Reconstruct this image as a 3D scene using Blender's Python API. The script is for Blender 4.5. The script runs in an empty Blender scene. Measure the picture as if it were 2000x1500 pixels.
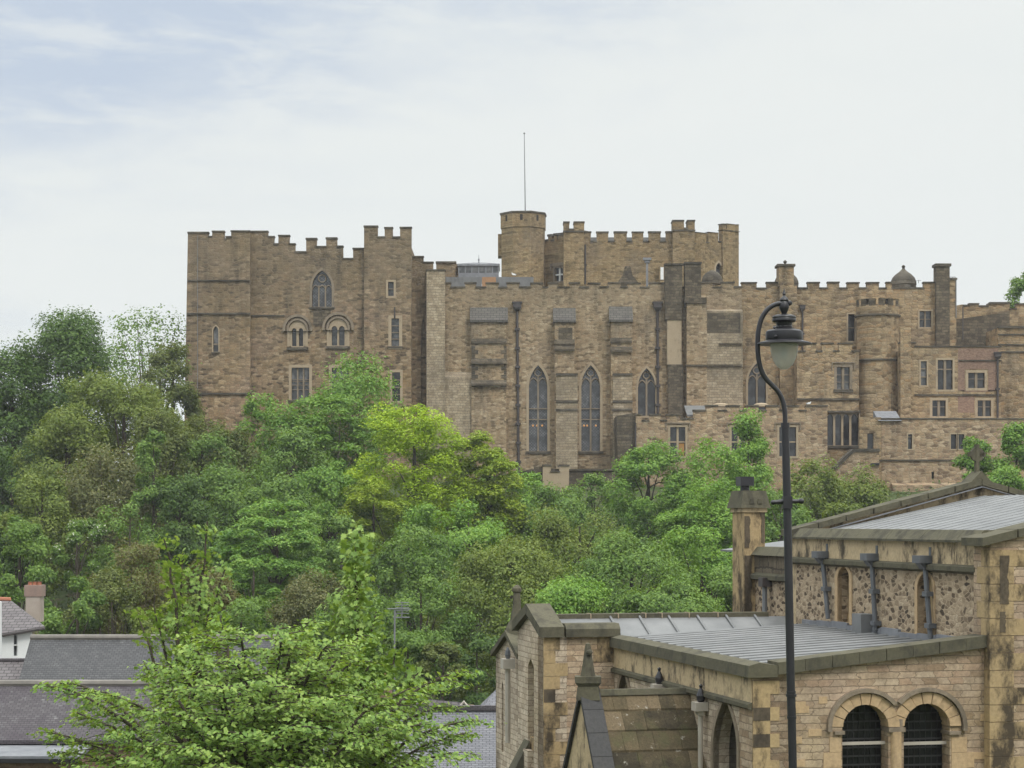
import bpy, bmesh, math, random
import numpy as np
from mathutils import Vector, Matrix
from mathutils.geometry import tessellate_polygon

# ------------------------------------------------------------------ camera, sky, sun, exposure
S = bpy.context.scene
C = S.collection
F, HX, HY = 3833.0, 1000.0, 1018.0          # focal length and horizon of the photograph, in its pixels
cam = bpy.data.cameras.new('camera'); camo = bpy.data.objects.new('camera', cam); C.objects.link(camo)
cam.sensor_width = 36; cam.lens = 36*F/2000; cam.shift_y = (HY-750)/2000
cam.clip_start = .5; cam.clip_end = 9000
camo.location = (0, 0, 0); camo.rotation_euler = (math.pi/2, 0, 0)
S.camera = camo
S.view_settings.view_transform = 'Standard'; S.view_settings.look = 'None'
S.view_settings.exposure = 0.0; S.view_settings.gamma = 1
S.cycles.use_denoising = True
S.cycles.max_bounces = 6; S.cycles.diffuse_bounces = 3; S.cycles.transparent_max_bounces = 8

SUN_EL, SUN_AZ = math.radians(52), math.radians(150)     # azimuth clockwise from +Y (the view direction)
W = bpy.data.worlds.new('World'); S.world = W; W.use_nodes = True
nt = W.node_tree; nt.nodes.clear()
def wn(t, **k):
    n = nt.nodes.new(t)
    for a, b in k.items(): setattr(n, a, b)
    return n
def wmath(op, a, b=None, c=None):
    n = wn('ShaderNodeMath', operation=op)
    for i, v in enumerate((a, b, c)):
        if v is None: continue
        if isinstance(v, (int, float)): n.inputs[i].default_value = v
        else: nt.links.new(v, n.inputs[i])
    return n.outputs[0]
def wmix(f, a, b):
    n = wn('ShaderNodeMix', data_type='RGBA')
    for s, v in ((0, f), (6, a), (7, b)):
        if isinstance(v, tuple): n.inputs[s].default_value = (*v, 1)
        elif isinstance(v, (int, float)): n.inputs[s].default_value = v
        else: nt.links.new(v, n.inputs[s])
    return n.outputs[2]
def wramp(v, lo, hi):
    n = wn('ShaderNodeMapRange', interpolation_type='SMOOTHSTEP'); nt.links.new(v, n.inputs[0])
    n.inputs[1].default_value = lo; n.inputs[2].default_value = hi
    return n.outputs[0]
sky = wn('ShaderNodeTexSky', sky_type='NISHITA'); sky.sun_disc = False
sky.sun_elevation = SUN_EL; sky.sun_rotation = SUN_AZ
tc = wn('ShaderNodeTexCoord'); sp = wn('ShaderNodeSeparateXYZ'); nt.links.new(tc.outputs['Generated'], sp.inputs[0])
def wnoise(sx, sy, sz, detail, rough, dist=0.0):
    mp = wn('ShaderNodeMapping'); nt.links.new(tc.outputs['Generated'], mp.inputs[0])
    mp.inputs['Scale'].default_value = (sx, sy, sz); mp.inputs['Rotation'].default_value = (0, math.radians(-13), 0)
    nz = wn('ShaderNodeTexNoise'); nt.links.new(mp.outputs[0], nz.inputs['Vector'])
    nz.inputs['Scale'].default_value = 1; nz.inputs['Detail'].default_value = detail
    nz.inputs['Roughness'].default_value = rough; nz.inputs['Distortion'].default_value = dist
    return nz.outputs['Fac']
n1 = wnoise(7, 7, 22, 6, .55, .4); n2 = wnoise(16, 16, 60, 7, .6, .3); n3 = wnoise(4, 4, 30, 5, .55)
line = wmath('SUBTRACT', sp.outputs['Z'], wmath('MULTIPLY_ADD', sp.outputs['X'], .30, .235))   # edge of the blue-grey break in the overcast
edge = wmath('ADD', line, wmath('MULTIPLY_ADD', n1, .17, -.085))
blue = wramp(edge, -.04, .07)
wisps = wramp(n2, .42, .70)
blue = wmath('MULTIPLY', blue, wmath('MULTIPLY_ADD', wisps, -.55, .95))
streak = wmath('MULTIPLY', wramp(n3, .45, .75), .35)
blue = wmath('MAXIMUM', blue, wmath('MULTIPLY', streak, wramp(sp.outputs['X'], .05, -.25)))
blue = wmath('MULTIPLY', blue, wramp(sp.outputs['Z'], .50, .32))
# clear patch = Nishita blue veiled by thin cloud; overcast = pale grey-white
clear = wmix(.95, sky.outputs[0], (5.5, 6.35, 7.55))
over = wmix(n1, (7.9, 8.35, 8.35), (8.5, 8.75, 8.6))
col = wmix(blue, over, clear)
zen = wramp(sp.outputs['Z'], .28, 1.0)                       # an overcast sky is brightest overhead
gain = wmath('MULTIPLY_ADD', zen, 2.6, 1.0)
vm = wn('ShaderNodeVectorMath', operation='SCALE'); nt.links.new(col, vm.inputs[0]); nt.links.new(gain, vm.inputs['Scale'])
bg = wn('ShaderNodeBackground'); bg.inputs['Strength'].default_value = .1
nt.links.new(vm.outputs[0], bg.inputs['Color'])
out = wn('ShaderNodeOutputWorld'); nt.links.new(bg.outputs[0], out.inputs[0])

sl = bpy.data.lights.new('sun', 'SUN'); sl.energy = 1.5; sl.angle = math.radians(14); sl.color = (1, .96, .9)
so = bpy.data.objects.new('sun', sl); C.objects.link(so); so.location = (30, -40, 80)
_d = Vector((math.sin(SUN_AZ)*math.cos(SUN_EL), math.cos(SUN_AZ)*math.cos(SUN_EL), math.sin(SUN_EL)))
so.rotation_euler = (-_d).to_track_quat('-Z', 'Y').to_euler()

# ------------------------------------------------------------------ materials
class T:
    """small node-tree writer"""
    def __init__(s, name):
        s.m = bpy.data.materials.new(name); s.m.use_nodes = True
        s.t = s.m.node_tree; s.t.nodes.clear()
    def n(s, t, ins=None, **k):
        n = s.t.nodes.new(t)
        for a, b in k.items(): setattr(n, a, b)
        for a, b in (ins or {}).items():
            i = n.inputs[a]
            if hasattr(b, 'is_linked') or isinstance(b, bpy.types.NodeSocket): s.t.links.new(b, i)
            elif isinstance(b, tuple) and len(b) == 3 and i.type == 'RGBA': i.default_value = (*b, 1)
            else: i.default_value = b
        return n
    def math(s, op, a, b=0.0, c=0.0): return s.n('ShaderNodeMath', {0: a, 1: b, 2: c}, operation=op).outputs[0]
    def mix(s, f, a, b, bt='MIX'): return s.n('ShaderNodeMix', {0: f, 6: a, 7: b}, data_type='RGBA', blend_type=bt).outputs[2]
    def noise(s, v, scale, detail=4, rough=.55, out='Fac', w=None):
        return s.n('ShaderNodeTexNoise', {'Vector': v, 'Scale': scale, 'Detail': detail, 'Roughness': rough}).outputs[out]
    def ramp(s, v, stops, interp='LINEAR'):
        r = s.n('ShaderNodeValToRGB', {0: v}); cr = r.color_ramp; cr.interpolation = interp
        while len(cr.elements) < len(stops): cr.elements.new(.5)
        for e, (p, c) in zip(cr.elements, stops):
            e.position = p; e.color = (*c, 1) if isinstance(c, tuple) else (c, c, c, 1)
        return r.outputs[0]
    def rng(s, v, lo, hi, a=0.0, b=1.0): return s.n('ShaderNodeMapRange', {0: v, 1: lo, 2: hi, 3: a, 4: b}).outputs[0]
    def obj(s): return s.n('ShaderNodeTexCoord').outputs['Object']
    def scale(s, v, sx, sy, sz): return s.n('ShaderNodeMapping', {'Vector': v, 'Scale': (sx, sy, sz)}).outputs[0]
    def xyz(s, v): return s.n('ShaderNodeSeparateXYZ', {0: v}).outputs
    def comb(s, x, y, z=0.0): return s.n('ShaderNodeCombineXYZ', {0: x, 1: y, 2: z}).outputs[0]
    def finish(s, col, rough=.9, height=None, bump=.3, dist=.02, spec=.25, metal=0.0, extra=None):
        ins = {'Base Color': col, 'Roughness': rough, 'Specular IOR Level': spec, 'Metallic': metal}
        if extra: ins.update(extra)
        if height is not None:
            ins['Normal'] = s.n('ShaderNodeBump', {'Height': height, 'Strength': bump, 'Distance': dist}).outputs[0]
        b = s.n('ShaderNodeBsdfPrincipled', ins)
        s.n('ShaderNodeOutputMaterial', {0: b.outputs[0]})
        return s.m

def stone(name, pal, mortar, bw, bh, patch=None, stain=(.035, .033, .028), stain_amt=.5, stain_lo=.55, msize=.09, wob=1.0, con=.7, bump=.5, jit=.5, big=.12, rub=False, grey=None):
    if rub: pal = [(r*1.03, g*.985, b_*.905) for r, g, b_ in pal]; mortar = (mortar[0], mortar[1], mortar[2]*.9)
    mean = [sum(c[i] for c in pal)/len(pal) for i in range(3)]; pal = [tuple(mean[i]+(c[i]-mean[i])*con for i in range(3)) for c in pal]
    t = T(name); o = t.obj(); x, y, z = t.xyz(o)
    u = t.math('ADD', x, y)
    zl = t.noise(t.comb(0.0, 0.0, z), .55/bh*.35, 2)                                   # course heights differ
    lowf = t.noise(o, .35/bw, 3)
    v = t.math('ADD', t.math('MULTIPLY_ADD', zl, bh*1.1, z), t.math('MULTIPLY_ADD', lowf, bh*.5*wob, 0.0))
    uu = t.math('ADD', u, t.math('MULTIPLY_ADD', t.noise(t.scale(o, 1, 1, 3), .9/bw, 2), bw*.9, 0.0))
    jn = t.n('ShaderNodeTexNoise', {'Vector': o, 'Scale': 1.6/bh, 'Detail': 2}).outputs['Color']
    jv = t.n('ShaderNodeVectorMath', {0: jn, 1: (.5, .5, .5)}, operation='SUBTRACT').outputs[0]
    jv = t.n('ShaderNodeVectorMath', {0: jv, 'Scale': bh*.45*wob}, operation='SCALE').outputs[0]
    vec = t.n('ShaderNodeVectorMath', {0: t.comb(uu, v), 1: jv}, operation='ADD').outputs[0]
    br = t.n('ShaderNodeTexBrick', {'Vector': vec, 'Color1': (0, 0, 0), 'Color2': (1, 1, 1), 'Mortar': (.5, .5, .5), 'Scale': 1.0,
              'Mortar Size': bh*msize, 'Mortar Smooth': .35, 'Bias': 0.0, 'Brick Width': bw, 'Row Height': bh}, offset=.5, squash=.7, squash_frequency=3)
    mo, val = br.outputs['Fac'], br.outputs['Color']
    if rub:                                             # roughly coursed rubble: cells wider than high, each its own shade
        vv = t.n('ShaderNodeVectorMath', {0: vec, 1: (1/bw, 1/bh, 1)}, operation='MULTIPLY').outputs[0]
        vo = t.n('ShaderNodeTexVoronoi', {'Vector': vv, 'Scale': 1.0, 'Randomness': .72}, voronoi_dimensions='2D').outputs['Color']
        ed = t.n('ShaderNodeTexVoronoi', {'Vector': vv, 'Scale': 1.0, 'Randomness': .72}, voronoi_dimensions='2D', feature='DISTANCE_TO_EDGE').outputs['Distance']
        val = t.xyz(vo)[0]; mo = t.rng(ed, .02, .13, 1.0, 0.0)
    tint = t.math('ADD', val, t.math('MULTIPLY_ADD', t.noise(o, .5/bh, 3), jit, -jit*.5))
    k = len(pal)
    col = t.ramp(tint, [(.08+.84*i/(k-1), c) for i, c in enumerate(pal)])
    if patch:
        for pc, sc, lo, hi, am in patch:
            col = t.mix(t.rng(t.noise(o, sc, 4, .6), lo, hi, 0.0, am), col, pc)
    if grey:
        gz = t.math('MULTIPLY_ADD', t.noise(t.scale(o, 1, 1, .5), .16, 5, .6), grey[1]*1.2, z)
        col = t.mix(t.rng(gz, grey[0], grey[0]+grey[1], 0.0, grey[2]), col, grey[3])
    fine = t.noise(o, 2.2/bh, 4, .65)
    col = t.mix(1.0, col, t.ramp(fine, [(.25, .72), (.75, 1.22)]), 'MULTIPLY')
    lf = t.noise(o, big, 3, .6)
    col = t.mix(1.0, col, t.ramp(lf, [(.3, .8), (.7, 1.15)]), 'MULTIPLY')
    col = t.mix(1.0, col, t.ramp(t.noise(o, .35/bh, 4, .7), [(.28, .70), (.5, 1.0), (.75, 1.24)]), 'MULTIPLY')
    st = t.math('MULTIPLY', t.rng(t.noise(t.scale(o, 1, 1, .22), .45, 5, .65), stain_lo, stain_lo+.2), stain_amt)
    sp2 = t.math('MULTIPLY', t.rng(t.noise(o, .8/bh*.35, 5, .7), .6, .78), stain_amt*.8)
    col = t.mix(t.math('MAXIMUM', st, sp2), col, stain)
    col = t.mix(t.math('MULTIPLY', mo, .8), col, mortar)
    h = t.math('ADD', t.math('MULTIPLY', mo, -1.0), t.math('MULTIPLY', fine, .6))
    h = t.math('ADD', h, t.math('MULTIPLY', tint, .5))
    return t.finish(col, .93, h, bump, bh*.25, .15)

def ashlar(name, c1, c2, stain=(.05, .045, .035), amt=.6, lo=.52, sc=1.2):
    t = T(name); o = t.obj()
    col = t.mix(t.noise(o, 1.3, 4), c1, c2)
    f = t.noise(o, 14, 4, .65)
    col = t.mix(1.0, col, t.ramp(f, [(.2, .75), (.8, 1.2)]), 'MULTIPLY')
    st = t.rng(t.noise(t.scale(o, 1, 1, .55), sc, 6, .7), lo, lo+.14, 0.0, amt)
    col = t.mix(st, col, stain)
    return t.finish(col, .92, f, .25, .02, .15)

def slate(name, pal, bw, bh, zs, lichen=(.35, .35, .34), lich=.5, stain=(.03, .028, .03), lo=.55, gap=.10, con=.5):
    """courses of slates / stone tiles: u along the eaves, v down the slope (z scaled by the pitch)"""
    t = T(name); o = t.obj(); x, y, z = t.xyz(o)
    vec = t.comb(t.math('MULTIPLY_ADD', t.noise(o, 1.0, 2), bw*.2, x), t.math('MULTIPLY', z, zs))
    br = t.n('ShaderNodeTexBrick', {'Vector': vec, 'Color1': (0, 0, 0), 'Color2': (1, 1, 1), 'Mortar': (.5, .5, .5), 'Scale': 1.0,
              'Mortar Size': bh*gap, 'Mortar Smooth': .3, 'Bias': 0.0, 'Brick Width': bw, 'Row Height': bh}, offset=.5, squash=1.0)
    tint = t.math('ADD', br.outputs['Color'], t.math('MULTIPLY_ADD', t.noise(o, .7, 4), .9, -.45))
    k = len(pal); mean = [sum(c[i] for c in pal)/k for i in range(3)]; pal = [tuple(mean[i]+(c[i]-mean[i])*con for i in range(3)) for c in pal]
    col = t.ramp(tint, [(.1+.8*i/(k-1), c) for i, c in enumerate(pal)])
    col = t.mix(t.rng(t.noise(t.scale(o, 1, 1, .4), .5, 5, .65), lo, lo+.2, 0.0, .7), col, stain)
    col = t.mix(t.rng(t.noise(o, 2.2, 6, .75), .58, .72, 0.0, lich), col, lichen)
    col = t.mix(t.math('MULTIPLY', br.outputs['Fac'], .75), col, (.02, .019, .02))
    h = t.math('ADD', t.math('MULTIPLY', br.outputs['Fac'], -1.0), t.math('MULTIPLY', tint, .35))
    return t.finish(col, .75, h, .6, .03, .3)

def plain(name, c1, c2=None, rough=.6, scale=3.0, spec=.4, metal=0.0, bump=.1):
    t = T(name); o = t.obj(); f = t.noise(o, scale, 5, .6)
    col = t.mix(t.rng(f, .3, .7), c1, c2 or tuple(v*.8 for v in c1))
    return t.finish(col, rough, f, bump, .01, spec, metal)

def glass(name, dark, light, lattice=0.0, lo=.45, spec=.6):
    """old window glass: uneven panes; lattice = size of the diamond leading"""
    t = T(name); o = t.obj(); x, y, z = t.xyz(o)
    col = t.mix(t.rng(t.noise(o, .9, 3), lo, lo+.25), dark, light)
    u = t.math('ADD', x, y)
    if lattice:
        def band(e):
            return t.math('ABSOLUTE', t.math('SUBTRACT', t.math('FRACT', t.math('MULTIPLY', e, 1/lattice)), .5))
        a = band(t.math('ADD', u, z)); b = band(t.math('SUBTRACT', u, z))
        lead = t.rng(t.math('MINIMUM', a, b), .07, .14, 1.0, 0.0)
        vor = t.n('ShaderNodeTexVoronoi', {'Vector': t.comb(u, z), 'Scale': 1.0/lattice}).outputs['Color']
        col = t.mix(1.0, col, t.ramp(vor, [(0, .6), (1, 1.4)]), 'MULTIPLY')
        col = t.mix(lead, col, (.03, .03, .032))
    nz = t.noise(o, 3.0, 2)
    return t.finish(col, .12, nz, .25, .05, spec)

def foliage(name, pal, trans=.35, var=.35):
    pal = [(r*1.74, g*1.42, b*1.4) for r, g, b in pal] if max(pal[0]) < .4 else pal
    t = T(name); g = t.n('ShaderNodeNewGeometry').outputs['Random Per Island']; o = t.obj()
    f = t.math('ADD', t.math('MULTIPLY', g, .75), t.math('MULTIPLY_ADD', t.noise(o, var, 3), 1.2, -.45))
    col = t.ramp(f, [(.1+.8*i/(len(pal)-1), c) for i, c in enumerate(pal)])
    d = t.n('ShaderNodeBsdfPrincipled', {'Base Color': col, 'Roughness': .55, 'Specular IOR Level': .3}).outputs[0]
    tr = t.n('ShaderNodeBsdfTranslucent', {'Color': t.mix(1.0, col, (1.25, 1.15, .55), 'MULTIPLY')}).outputs[0]
    mx = t.n('ShaderNodeMixShader', {0: trans, 1: d, 2: tr}).outputs[0]
    t.n('ShaderNodeOutputMaterial', {0: mx})
    return t.m

M = {}
M['castle'] = stone('castle_stone', [(.085, .06, .042), (.20, .145, .095), (.28, .205, .13), (.34, .255, .165), (.25, .16, .10), (.42, .33, .23)], (.20, .16, .115), .62, .27,
    patch=[((.30, .19, .075), .22, .5, .72, .6), ((.27, .19, .15), .13, .5, .7, .5)], stain_amt=.75, stain_lo=.53, rub=True, con=.95, grey=(20, 16, .6, (.15, .125, .09)))
M['castle_low'] = stone('castle_stone_lower', [(.14, .10, .075), (.27, .20, .145), (.35, .265, .18), (.42, .33, .23), (.31, .21, .14), (.48, .39, .29)], (.27, .22, .165), .66, .31,
    patch=[((.34, .22, .11), .25, .5, .72, .5)], stain_amt=.55, stain_lo=.57, rub=True, con=.8)
M['hall'] = stone('hall_stone', [(.13, .095, .065), (.26, .195, .13), (.34, .265, .18), (.40, .32, .225), (.31, .215, .135), (.47, .39, .29)], (.25, .20, .145), .5, .23,
    patch=[((.36, .25, .14), .2, .5, .7, .5), ((.24, .19, .15), .14, .52, .7, .5)], stain_amt=.75, stain_lo=.53, rub=True, con=.85, grey=(19, 10, .5, (.2, .165, .115)))
M['hall_pale'] = stone('pale_repaired_stone', [(.25, .195, .13), (.32, .255, .175), (.38, .31, .215), (.43, .355, .255)], (.15, .12, .085), .62, .3,
    patch=[((.16, .135, .105), .3, .5, .68, .55)], stain_amt=.65, stain_lo=.55)
M['keep'] = stone('keep_stone', [(.12, .09, .052), (.235, .175, .10), (.29, .22, .13), (.33, .26, .16), (.26, .185, .105)], (.2, .15, .09), .65, .3,
    patch=[((.17, .14, .11), .15, .5, .7, .6)], stain_amt=.5, stain_lo=.56, rub=True, con=.8)
M['wing'] = stone('wing_stone', [(.15, .11, .075), (.27, .205, .135), (.34, .265, .17), (.40, .32, .22), (.32, .22, .13)], (.24, .19, .135), .75, .34,
    patch=[((.30, .2, .11), .25, .5, .72, .5), ((.14, .12, .10), .15, .52, .7, .55)], stain_amt=.75, stain_lo=.53, rub=True, con=.85)
M['brick'] = stone('red_brick', [(.19, .115, .085), (.27, .17, .125), (.32, .215, .155), (.23, .145, .115)], (.25, .2, .16), .3, .1, stain_amt=.3, wob=.4)
M['dark'] = stone('weathered_coping', [(.06, .052, .042), (.11, .095, .075), (.15, .13, .10)], (.06, .05, .04), 1.1, .5, stain_amt=.6, stain_lo=.5, msize=.05)
M['blacked'] = stone('blackened_stone', [(.065, .055, .042), (.12, .098, .07), (.175, .142, .10)], (.06, .05, .04), .7, .33, stain_amt=.6, stain_lo=.5)
M['trim'] = ashlar('dressed_stone', (.40, .32, .225), (.32, .25, .17), amt=.5, lo=.55)
M['mull'] = ashlar('mullion_stone', (.27, .22, .16), (.2, .16, .12), amt=.5)
M['slab'] = slate('stone_slabs', [(.075, .068, .06), (.10, .09, .078), (.125, .115, .1)], .7, .34, 1.2, lich=.1)
CH = [(.26, .18, .115), (.38, .285, .195), (.45, .35, .245), (.50, .40, .29), (.40, .275, .185)]
M['church'] = stone('church_stone', CH, (.17, .13, .09), .42, .15,
    patch=[((.42, .32, .18), .5, .52, .7, .6), ((.28, .2, .17), .35, .52, .7, .45)], stain_amt=.45, stain_lo=.60, msize=.075, jit=.35, wob=.6, big=.3)
M['church_side'] = stone('church_side_stone', [(.34, .27, .2), (.47, .38, .29), (.53, .44, .335), (.58, .49, .38)], (.17, .13, .095), .38, .14,
    patch=[((.42, .33, .2), .5, .52, .7, .5)], stain_amt=.3, stain_lo=.62, msize=.07, jit=.35, wob=.6, big=.3)
M['cashlar'] = ashlar('church_ashlar', (.44, .32, .165), (.34, .255, .15), stain=(.04, .033, .027), amt=.9, lo=.47, sc=1.5)
M['parapet'] = ashlar('parapet_ashlar', (.52, .405, .25), (.44, .34, .215), stain=(.045, .04, .034), amt=.9, lo=.49, sc=2.2)
M['coping'] = ashlar('church_coping', (.085, .078, .058), (.125, .115, .075), stain=(.045, .042, .035), amt=.7, lo=.5, sc=2)
M['voussoir'] = ashlar('arch_stone', (.44, .30, .16), (.48, .36, .23), stain=(.12, .09, .06), amt=.6, lo=.55)
M['lead'] = plain('lead_sheet', (.19, .191, .19), (.125, .127, .129), .5, 1.2, .4)
M['leadd'] = plain('lead_dark', (.22, .225, .24), (.13, .135, .15), .5, 2.0, .4)
M['iron'] = plain('black_paint', (.016, .015, .018), (.022, .021, .025), .38, 6, .5)
M['pipe_dark'] = plain('dark_pipe', (.045, .042, .045), (.07, .055, .05), .55, 3)
M['pipe_pale'] = plain('pale_pipe', (.44, .40, .34), (.36, .32, .27), .5, 3)
M['pipe_grey'] = plain('grey_pipe', (.12, .125, .135), (.09, .095, .10), .5, 3)
M['white'] = plain('white_render', (.74, .75, .75), (.64, .65, .65), .85, .8)
M['whitep'] = plain('white_paint', (.75, .75, .74), (.65, .65, .64), .5, 2)
M['guard'] = plain('black_wire', (.02, .02, .021), (.03, .03, .03), .6, 5)
M['chim'] = plain('pale_chimney_render', (.40, .34, .29), (.30, .25, .21), .9, 1.5)
M['chimh'] = plain('pinkish_chimney_head', (.30, .21, .17), (.22, .16, .135), .9, 2.5)
M['slit_shade'] = plain('opening_shade', (.03, .028, .025), (.045, .04, .035), .9, 3, .1)  # near black, paints the shade inside the turret slits
M['wood'] = plain('orange_board', (.36, .2, .1), (.26, .15, .08), .7, 2)
M['slate1'] = slate('grey_slate', [(.06, .06, .064), (.08, .08, .084), (.105, .104, .107)], .2, .115, 1.55, lich=.3, lo=.6)
M['slate2'] = slate('purple_slate', [(.056, .047, .054), (.084, .074, .08), (.118, .11, .114)], .19, .115, 1.9, lich=.45, stain=(.05, .036, .05), lo=.46)
M['slate3'] = slate('pale_slate', [(.13, .13, .145), (.165, .165, .182), (.2, .2, .215)], .26, .125, 2.1, lich=.2, lo=.7)
M['slate4'] = slate('brown_slate', [(.10, .088, .092), (.135, .12, .122), (.165, .15, .152)], .3, .18, 1.6, lich=.1, lo=.65)
def roof_tile():
    t = T('stone_roof_tiles'); o = t.obj(); g = t.n('ShaderNodeNewGeometry').outputs['Random Per Island']
    col = t.ramp(t.math('ADD', t.math('MULTIPLY', g, .8), t.math('MULTIPLY_ADD', t.noise(o, 2.5, 4), .8, -.3)), [(.1, (.038, .032, .022)), (.35, (.075, .06, .036)), (.6, (.11, .085, .05)), (.85, (.145, .11, .068))])
    f = t.noise(o, 20, 5, .7); col = t.mix(1.0, col, t.ramp(f, [(.2, .6), (.8, 1.3)]), 'MULTIPLY')
    col = t.mix(t.rng(t.noise(o, 2.0, 5, .65), .52, .7, 0.0, .6), col, (.075, .08, .035))
    col = t.mix(t.rng(t.noise(o, 5.0, 6, .75), .62, .7, 0.0, .75), col, (.40, .39, .35))
    return t.finish(col, .9, f, .5, .02, .15)
M['tile'] = roof_tile()
M['glass'] = glass('window_glass', (.018, .018, .02), (.06, .062, .066))
M['glassl'] = glass('leaded_glass', (.045, .047, .052), (.15, .155, .165), lattice=.34, lo=.4)
M['glassp'] = glass('pale_glass', (.05, .053, .056), (.2, .2, .2), lo=.45)
M['glassc'] = glass('church_glass', (.010, .011, .012), (.03, .026, .026), lattice=.0, lo=.5, spec=.35)
M['ridgestone'] = plain('grey_ridge_tile', (.22, .2, .175), (.13, .12, .11), .85, 2)
M['ridge'] = plain('red_ridge_tile', (.36, .13, .07), (.26, .11, .07), .8, 3)
M['bark'] = plain('bark', (.055, .045, .035), (.085, .07, .052), .9, 6, .15)
M['twig'] = plain('grey_bark', (.13, .105, .08), (.09, .075, .06), .9, 6, .15)
M['rail'] = plain('galvanised', (.2, .205, .21), (.15, .155, .16), .5, 4)

def rubble(name):
    t = T(name); o = t.obj(); x, y, z = t.xyz(o)
    n = t.n('ShaderNodeTexNoise', {'Vector': o, 'Scale': 3.5, 'Detail': 3}).outputs['Color']
    v = t.n('ShaderNodeVectorMath', {0: t.scale(o, .8, .8, 1.5), 1: t.n('ShaderNodeVectorMath', {0: n, 'Scale': .09}, operation='SCALE').outputs[0]}, operation='ADD').outputs[0]
    vo = t.n('ShaderNodeTexVoronoi', {'Vector': v, 'Scale': 6.6, 'Randomness': 1.0}, voronoi_dimensions='3D')
    ed = t.n('ShaderNodeTexVoronoi', {'Vector': v, 'Scale': 6.6, 'Randomness': 1.0}, voronoi_dimensions='3D', feature='DISTANCE_TO_EDGE').outputs['Distance']
    r = t.xyz(vo.outputs['Color'])[0]
    cell = t.ramp(r, [(0, (.07, .055, .042)), (.16, (.13, .095, .065)), (.34, (.24, .18, .12)), (.55, (.35, .27, .18)), (.75, (.42, .325, .22)), (1, (.46, .37, .26))])
    mort = t.mix(t.noise(o, 3, 5, .65), (.47, .37, .255), (.33, .25, .165))
    col = t.mix(t.rng(ed, .02, .13), mort, cell)
    f = t.noise(o, 16, 4, .65)
    col = t.mix(1.0, col, t.ramp(f, [(.2, .72), (.8, 1.2)]), 'MULTIPLY')
    col = t.mix(t.rng(t.noise(t.scale(o, 1, 1, .25), .9, 5, .65), .58, .75, 0.0, .55), col, (.08, .065, .05))
    return t.finish(col, .93, t.math('ADD', t.rng(ed, 0.0, .15), t.math('MULTIPLY', f, .6)), .35, .03, .15)
M['rubble'] = rubble('church_rubble')

def lampglass():
    t = T('frosted_lamp_glass'); o = t.obj()
    f = t.noise(o, 18, 5, .7)
    col = t.mix(f, (.5, .49, .47), (.74, .73, .69))
    d = t.n('ShaderNodeBsdfPrincipled', {'Base Color': col, 'Roughness': .22, 'Specular IOR Level': .6}).outputs[0]
    tr = t.n('ShaderNodeBsdfTranslucent', {'Color': (.78, .77, .73)}).outputs[0]
    tp = t.n('ShaderNodeBsdfTransparent', {'Color': (.93, .93, .91)}).outputs[0]
    a = t.n('ShaderNodeMixShader', {0: .45, 1: d, 2: tr}).outputs[0]
    t.n('ShaderNodeOutputMaterial', {0: t.n('ShaderNodeMixShader', {0: .42, 1: a, 2: tp}).outputs[0]})
    return t.m
M['lampglass'] = lampglass()
def glow(name, col, strength):
    t = T(name); o = t.obj()
    c = t.mix(t.noise(o, 2, 2), col, tuple(v*.5 for v in col))
    b = t.n('ShaderNodeBsdfPrincipled', {'Base Color': (.05, .04, .03), 'Emission Color': c, 'Emission Strength': strength, 'Roughness': .2}).outputs[0]
    t.n('ShaderNodeOutputMaterial', {0: b}); return t.m
M['glow'] = glow('lit_window', (.6, .3, .06), .55)

# foliage palettes (reflectance of the leaves themselves)
G = {}
G['dark'] = foliage('leaves_dark', [(.022, .055, .014), (.045, .105, .022), (.075, .15, .03)])
G['mid'] = foliage('leaves_mid', [(.04, .095, .02), (.075, .165, .03), (.12, .225, .045)])
G['fresh'] = foliage('leaves_fresh', [(.055, .14, .022), (.095, .22, .032), (.15, .29, .05)])
G['green'] = foliage('leaves_green', [(.042, .12, .017), (.08, .19, .027), (.13, .25, .043)])
G['lime'] = foliage('leaves_lime', [(.11, .205, .012), (.175, .31, .016), (.24, .385, .03)])
G['lime2'] = foliage('leaves_yellow_green', [(.085, .165, .016), (.14, .24, .02), (.20, .305, .034)])
G['olive'] = foliage('leaves_olive', [(.04, .07, .016), (.068, .11, .024), (.105, .15, .038)])
G['moss'] = foliage('leaves_moss', [(.05, .095, .016), (.085, .145, .024), (.125, .19, .038)])
G['grey'] = foliage('leaves_greygreen', [(.048, .075, .025), (.08, .11, .038), (.125, .15, .06)])
G['brown'] = foliage('leaves_budding', [(.065, .06, .026), (.085, .10, .032), (.10, .145, .036)])
G['jade'] = foliage('leaves_jade', [(.045, .13, .024), (.09, .21, .038), (.15, .28, .06)])
G['front'] = foliage('leaves_front', [(.075, .165, .034), (.122, .235, .05), (.185, .31, .075)], var=.8)
G['front2'] = foliage('leaves_front_maple', [(.075, .16, .034), (.12, .23, .05), (.18, .30, .075)], var=.8)
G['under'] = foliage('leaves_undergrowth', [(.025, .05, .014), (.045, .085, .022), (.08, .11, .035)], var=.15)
G['blossom'] = foliage('white_blossom', [(.55, .55, .48), (.65, .65, .58)])

# ------------------------------------------------------------------ building tools
ROOT = {}
def thing(name, label, cat, loc=(0, 0, 0), rz=0.0, group=None):
    o = bpy.data.objects.new(name, None); C.objects.link(o)
    o.empty_display_size = .5
    o.location = loc; o.rotation_euler = (0, 0, rz); o['label'] = label; o['category'] = cat
    if group: o['group'] = group
    ROOT[o.name] = (Matrix.Translation(loc) @ Matrix.Rotation(rz, 4, 'Z')).inverted()
    return o
def tag(o, label, cat, group=None):
    o['label'] = label; o['category'] = cat
    if group: o['group'] = group
    return o

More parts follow.
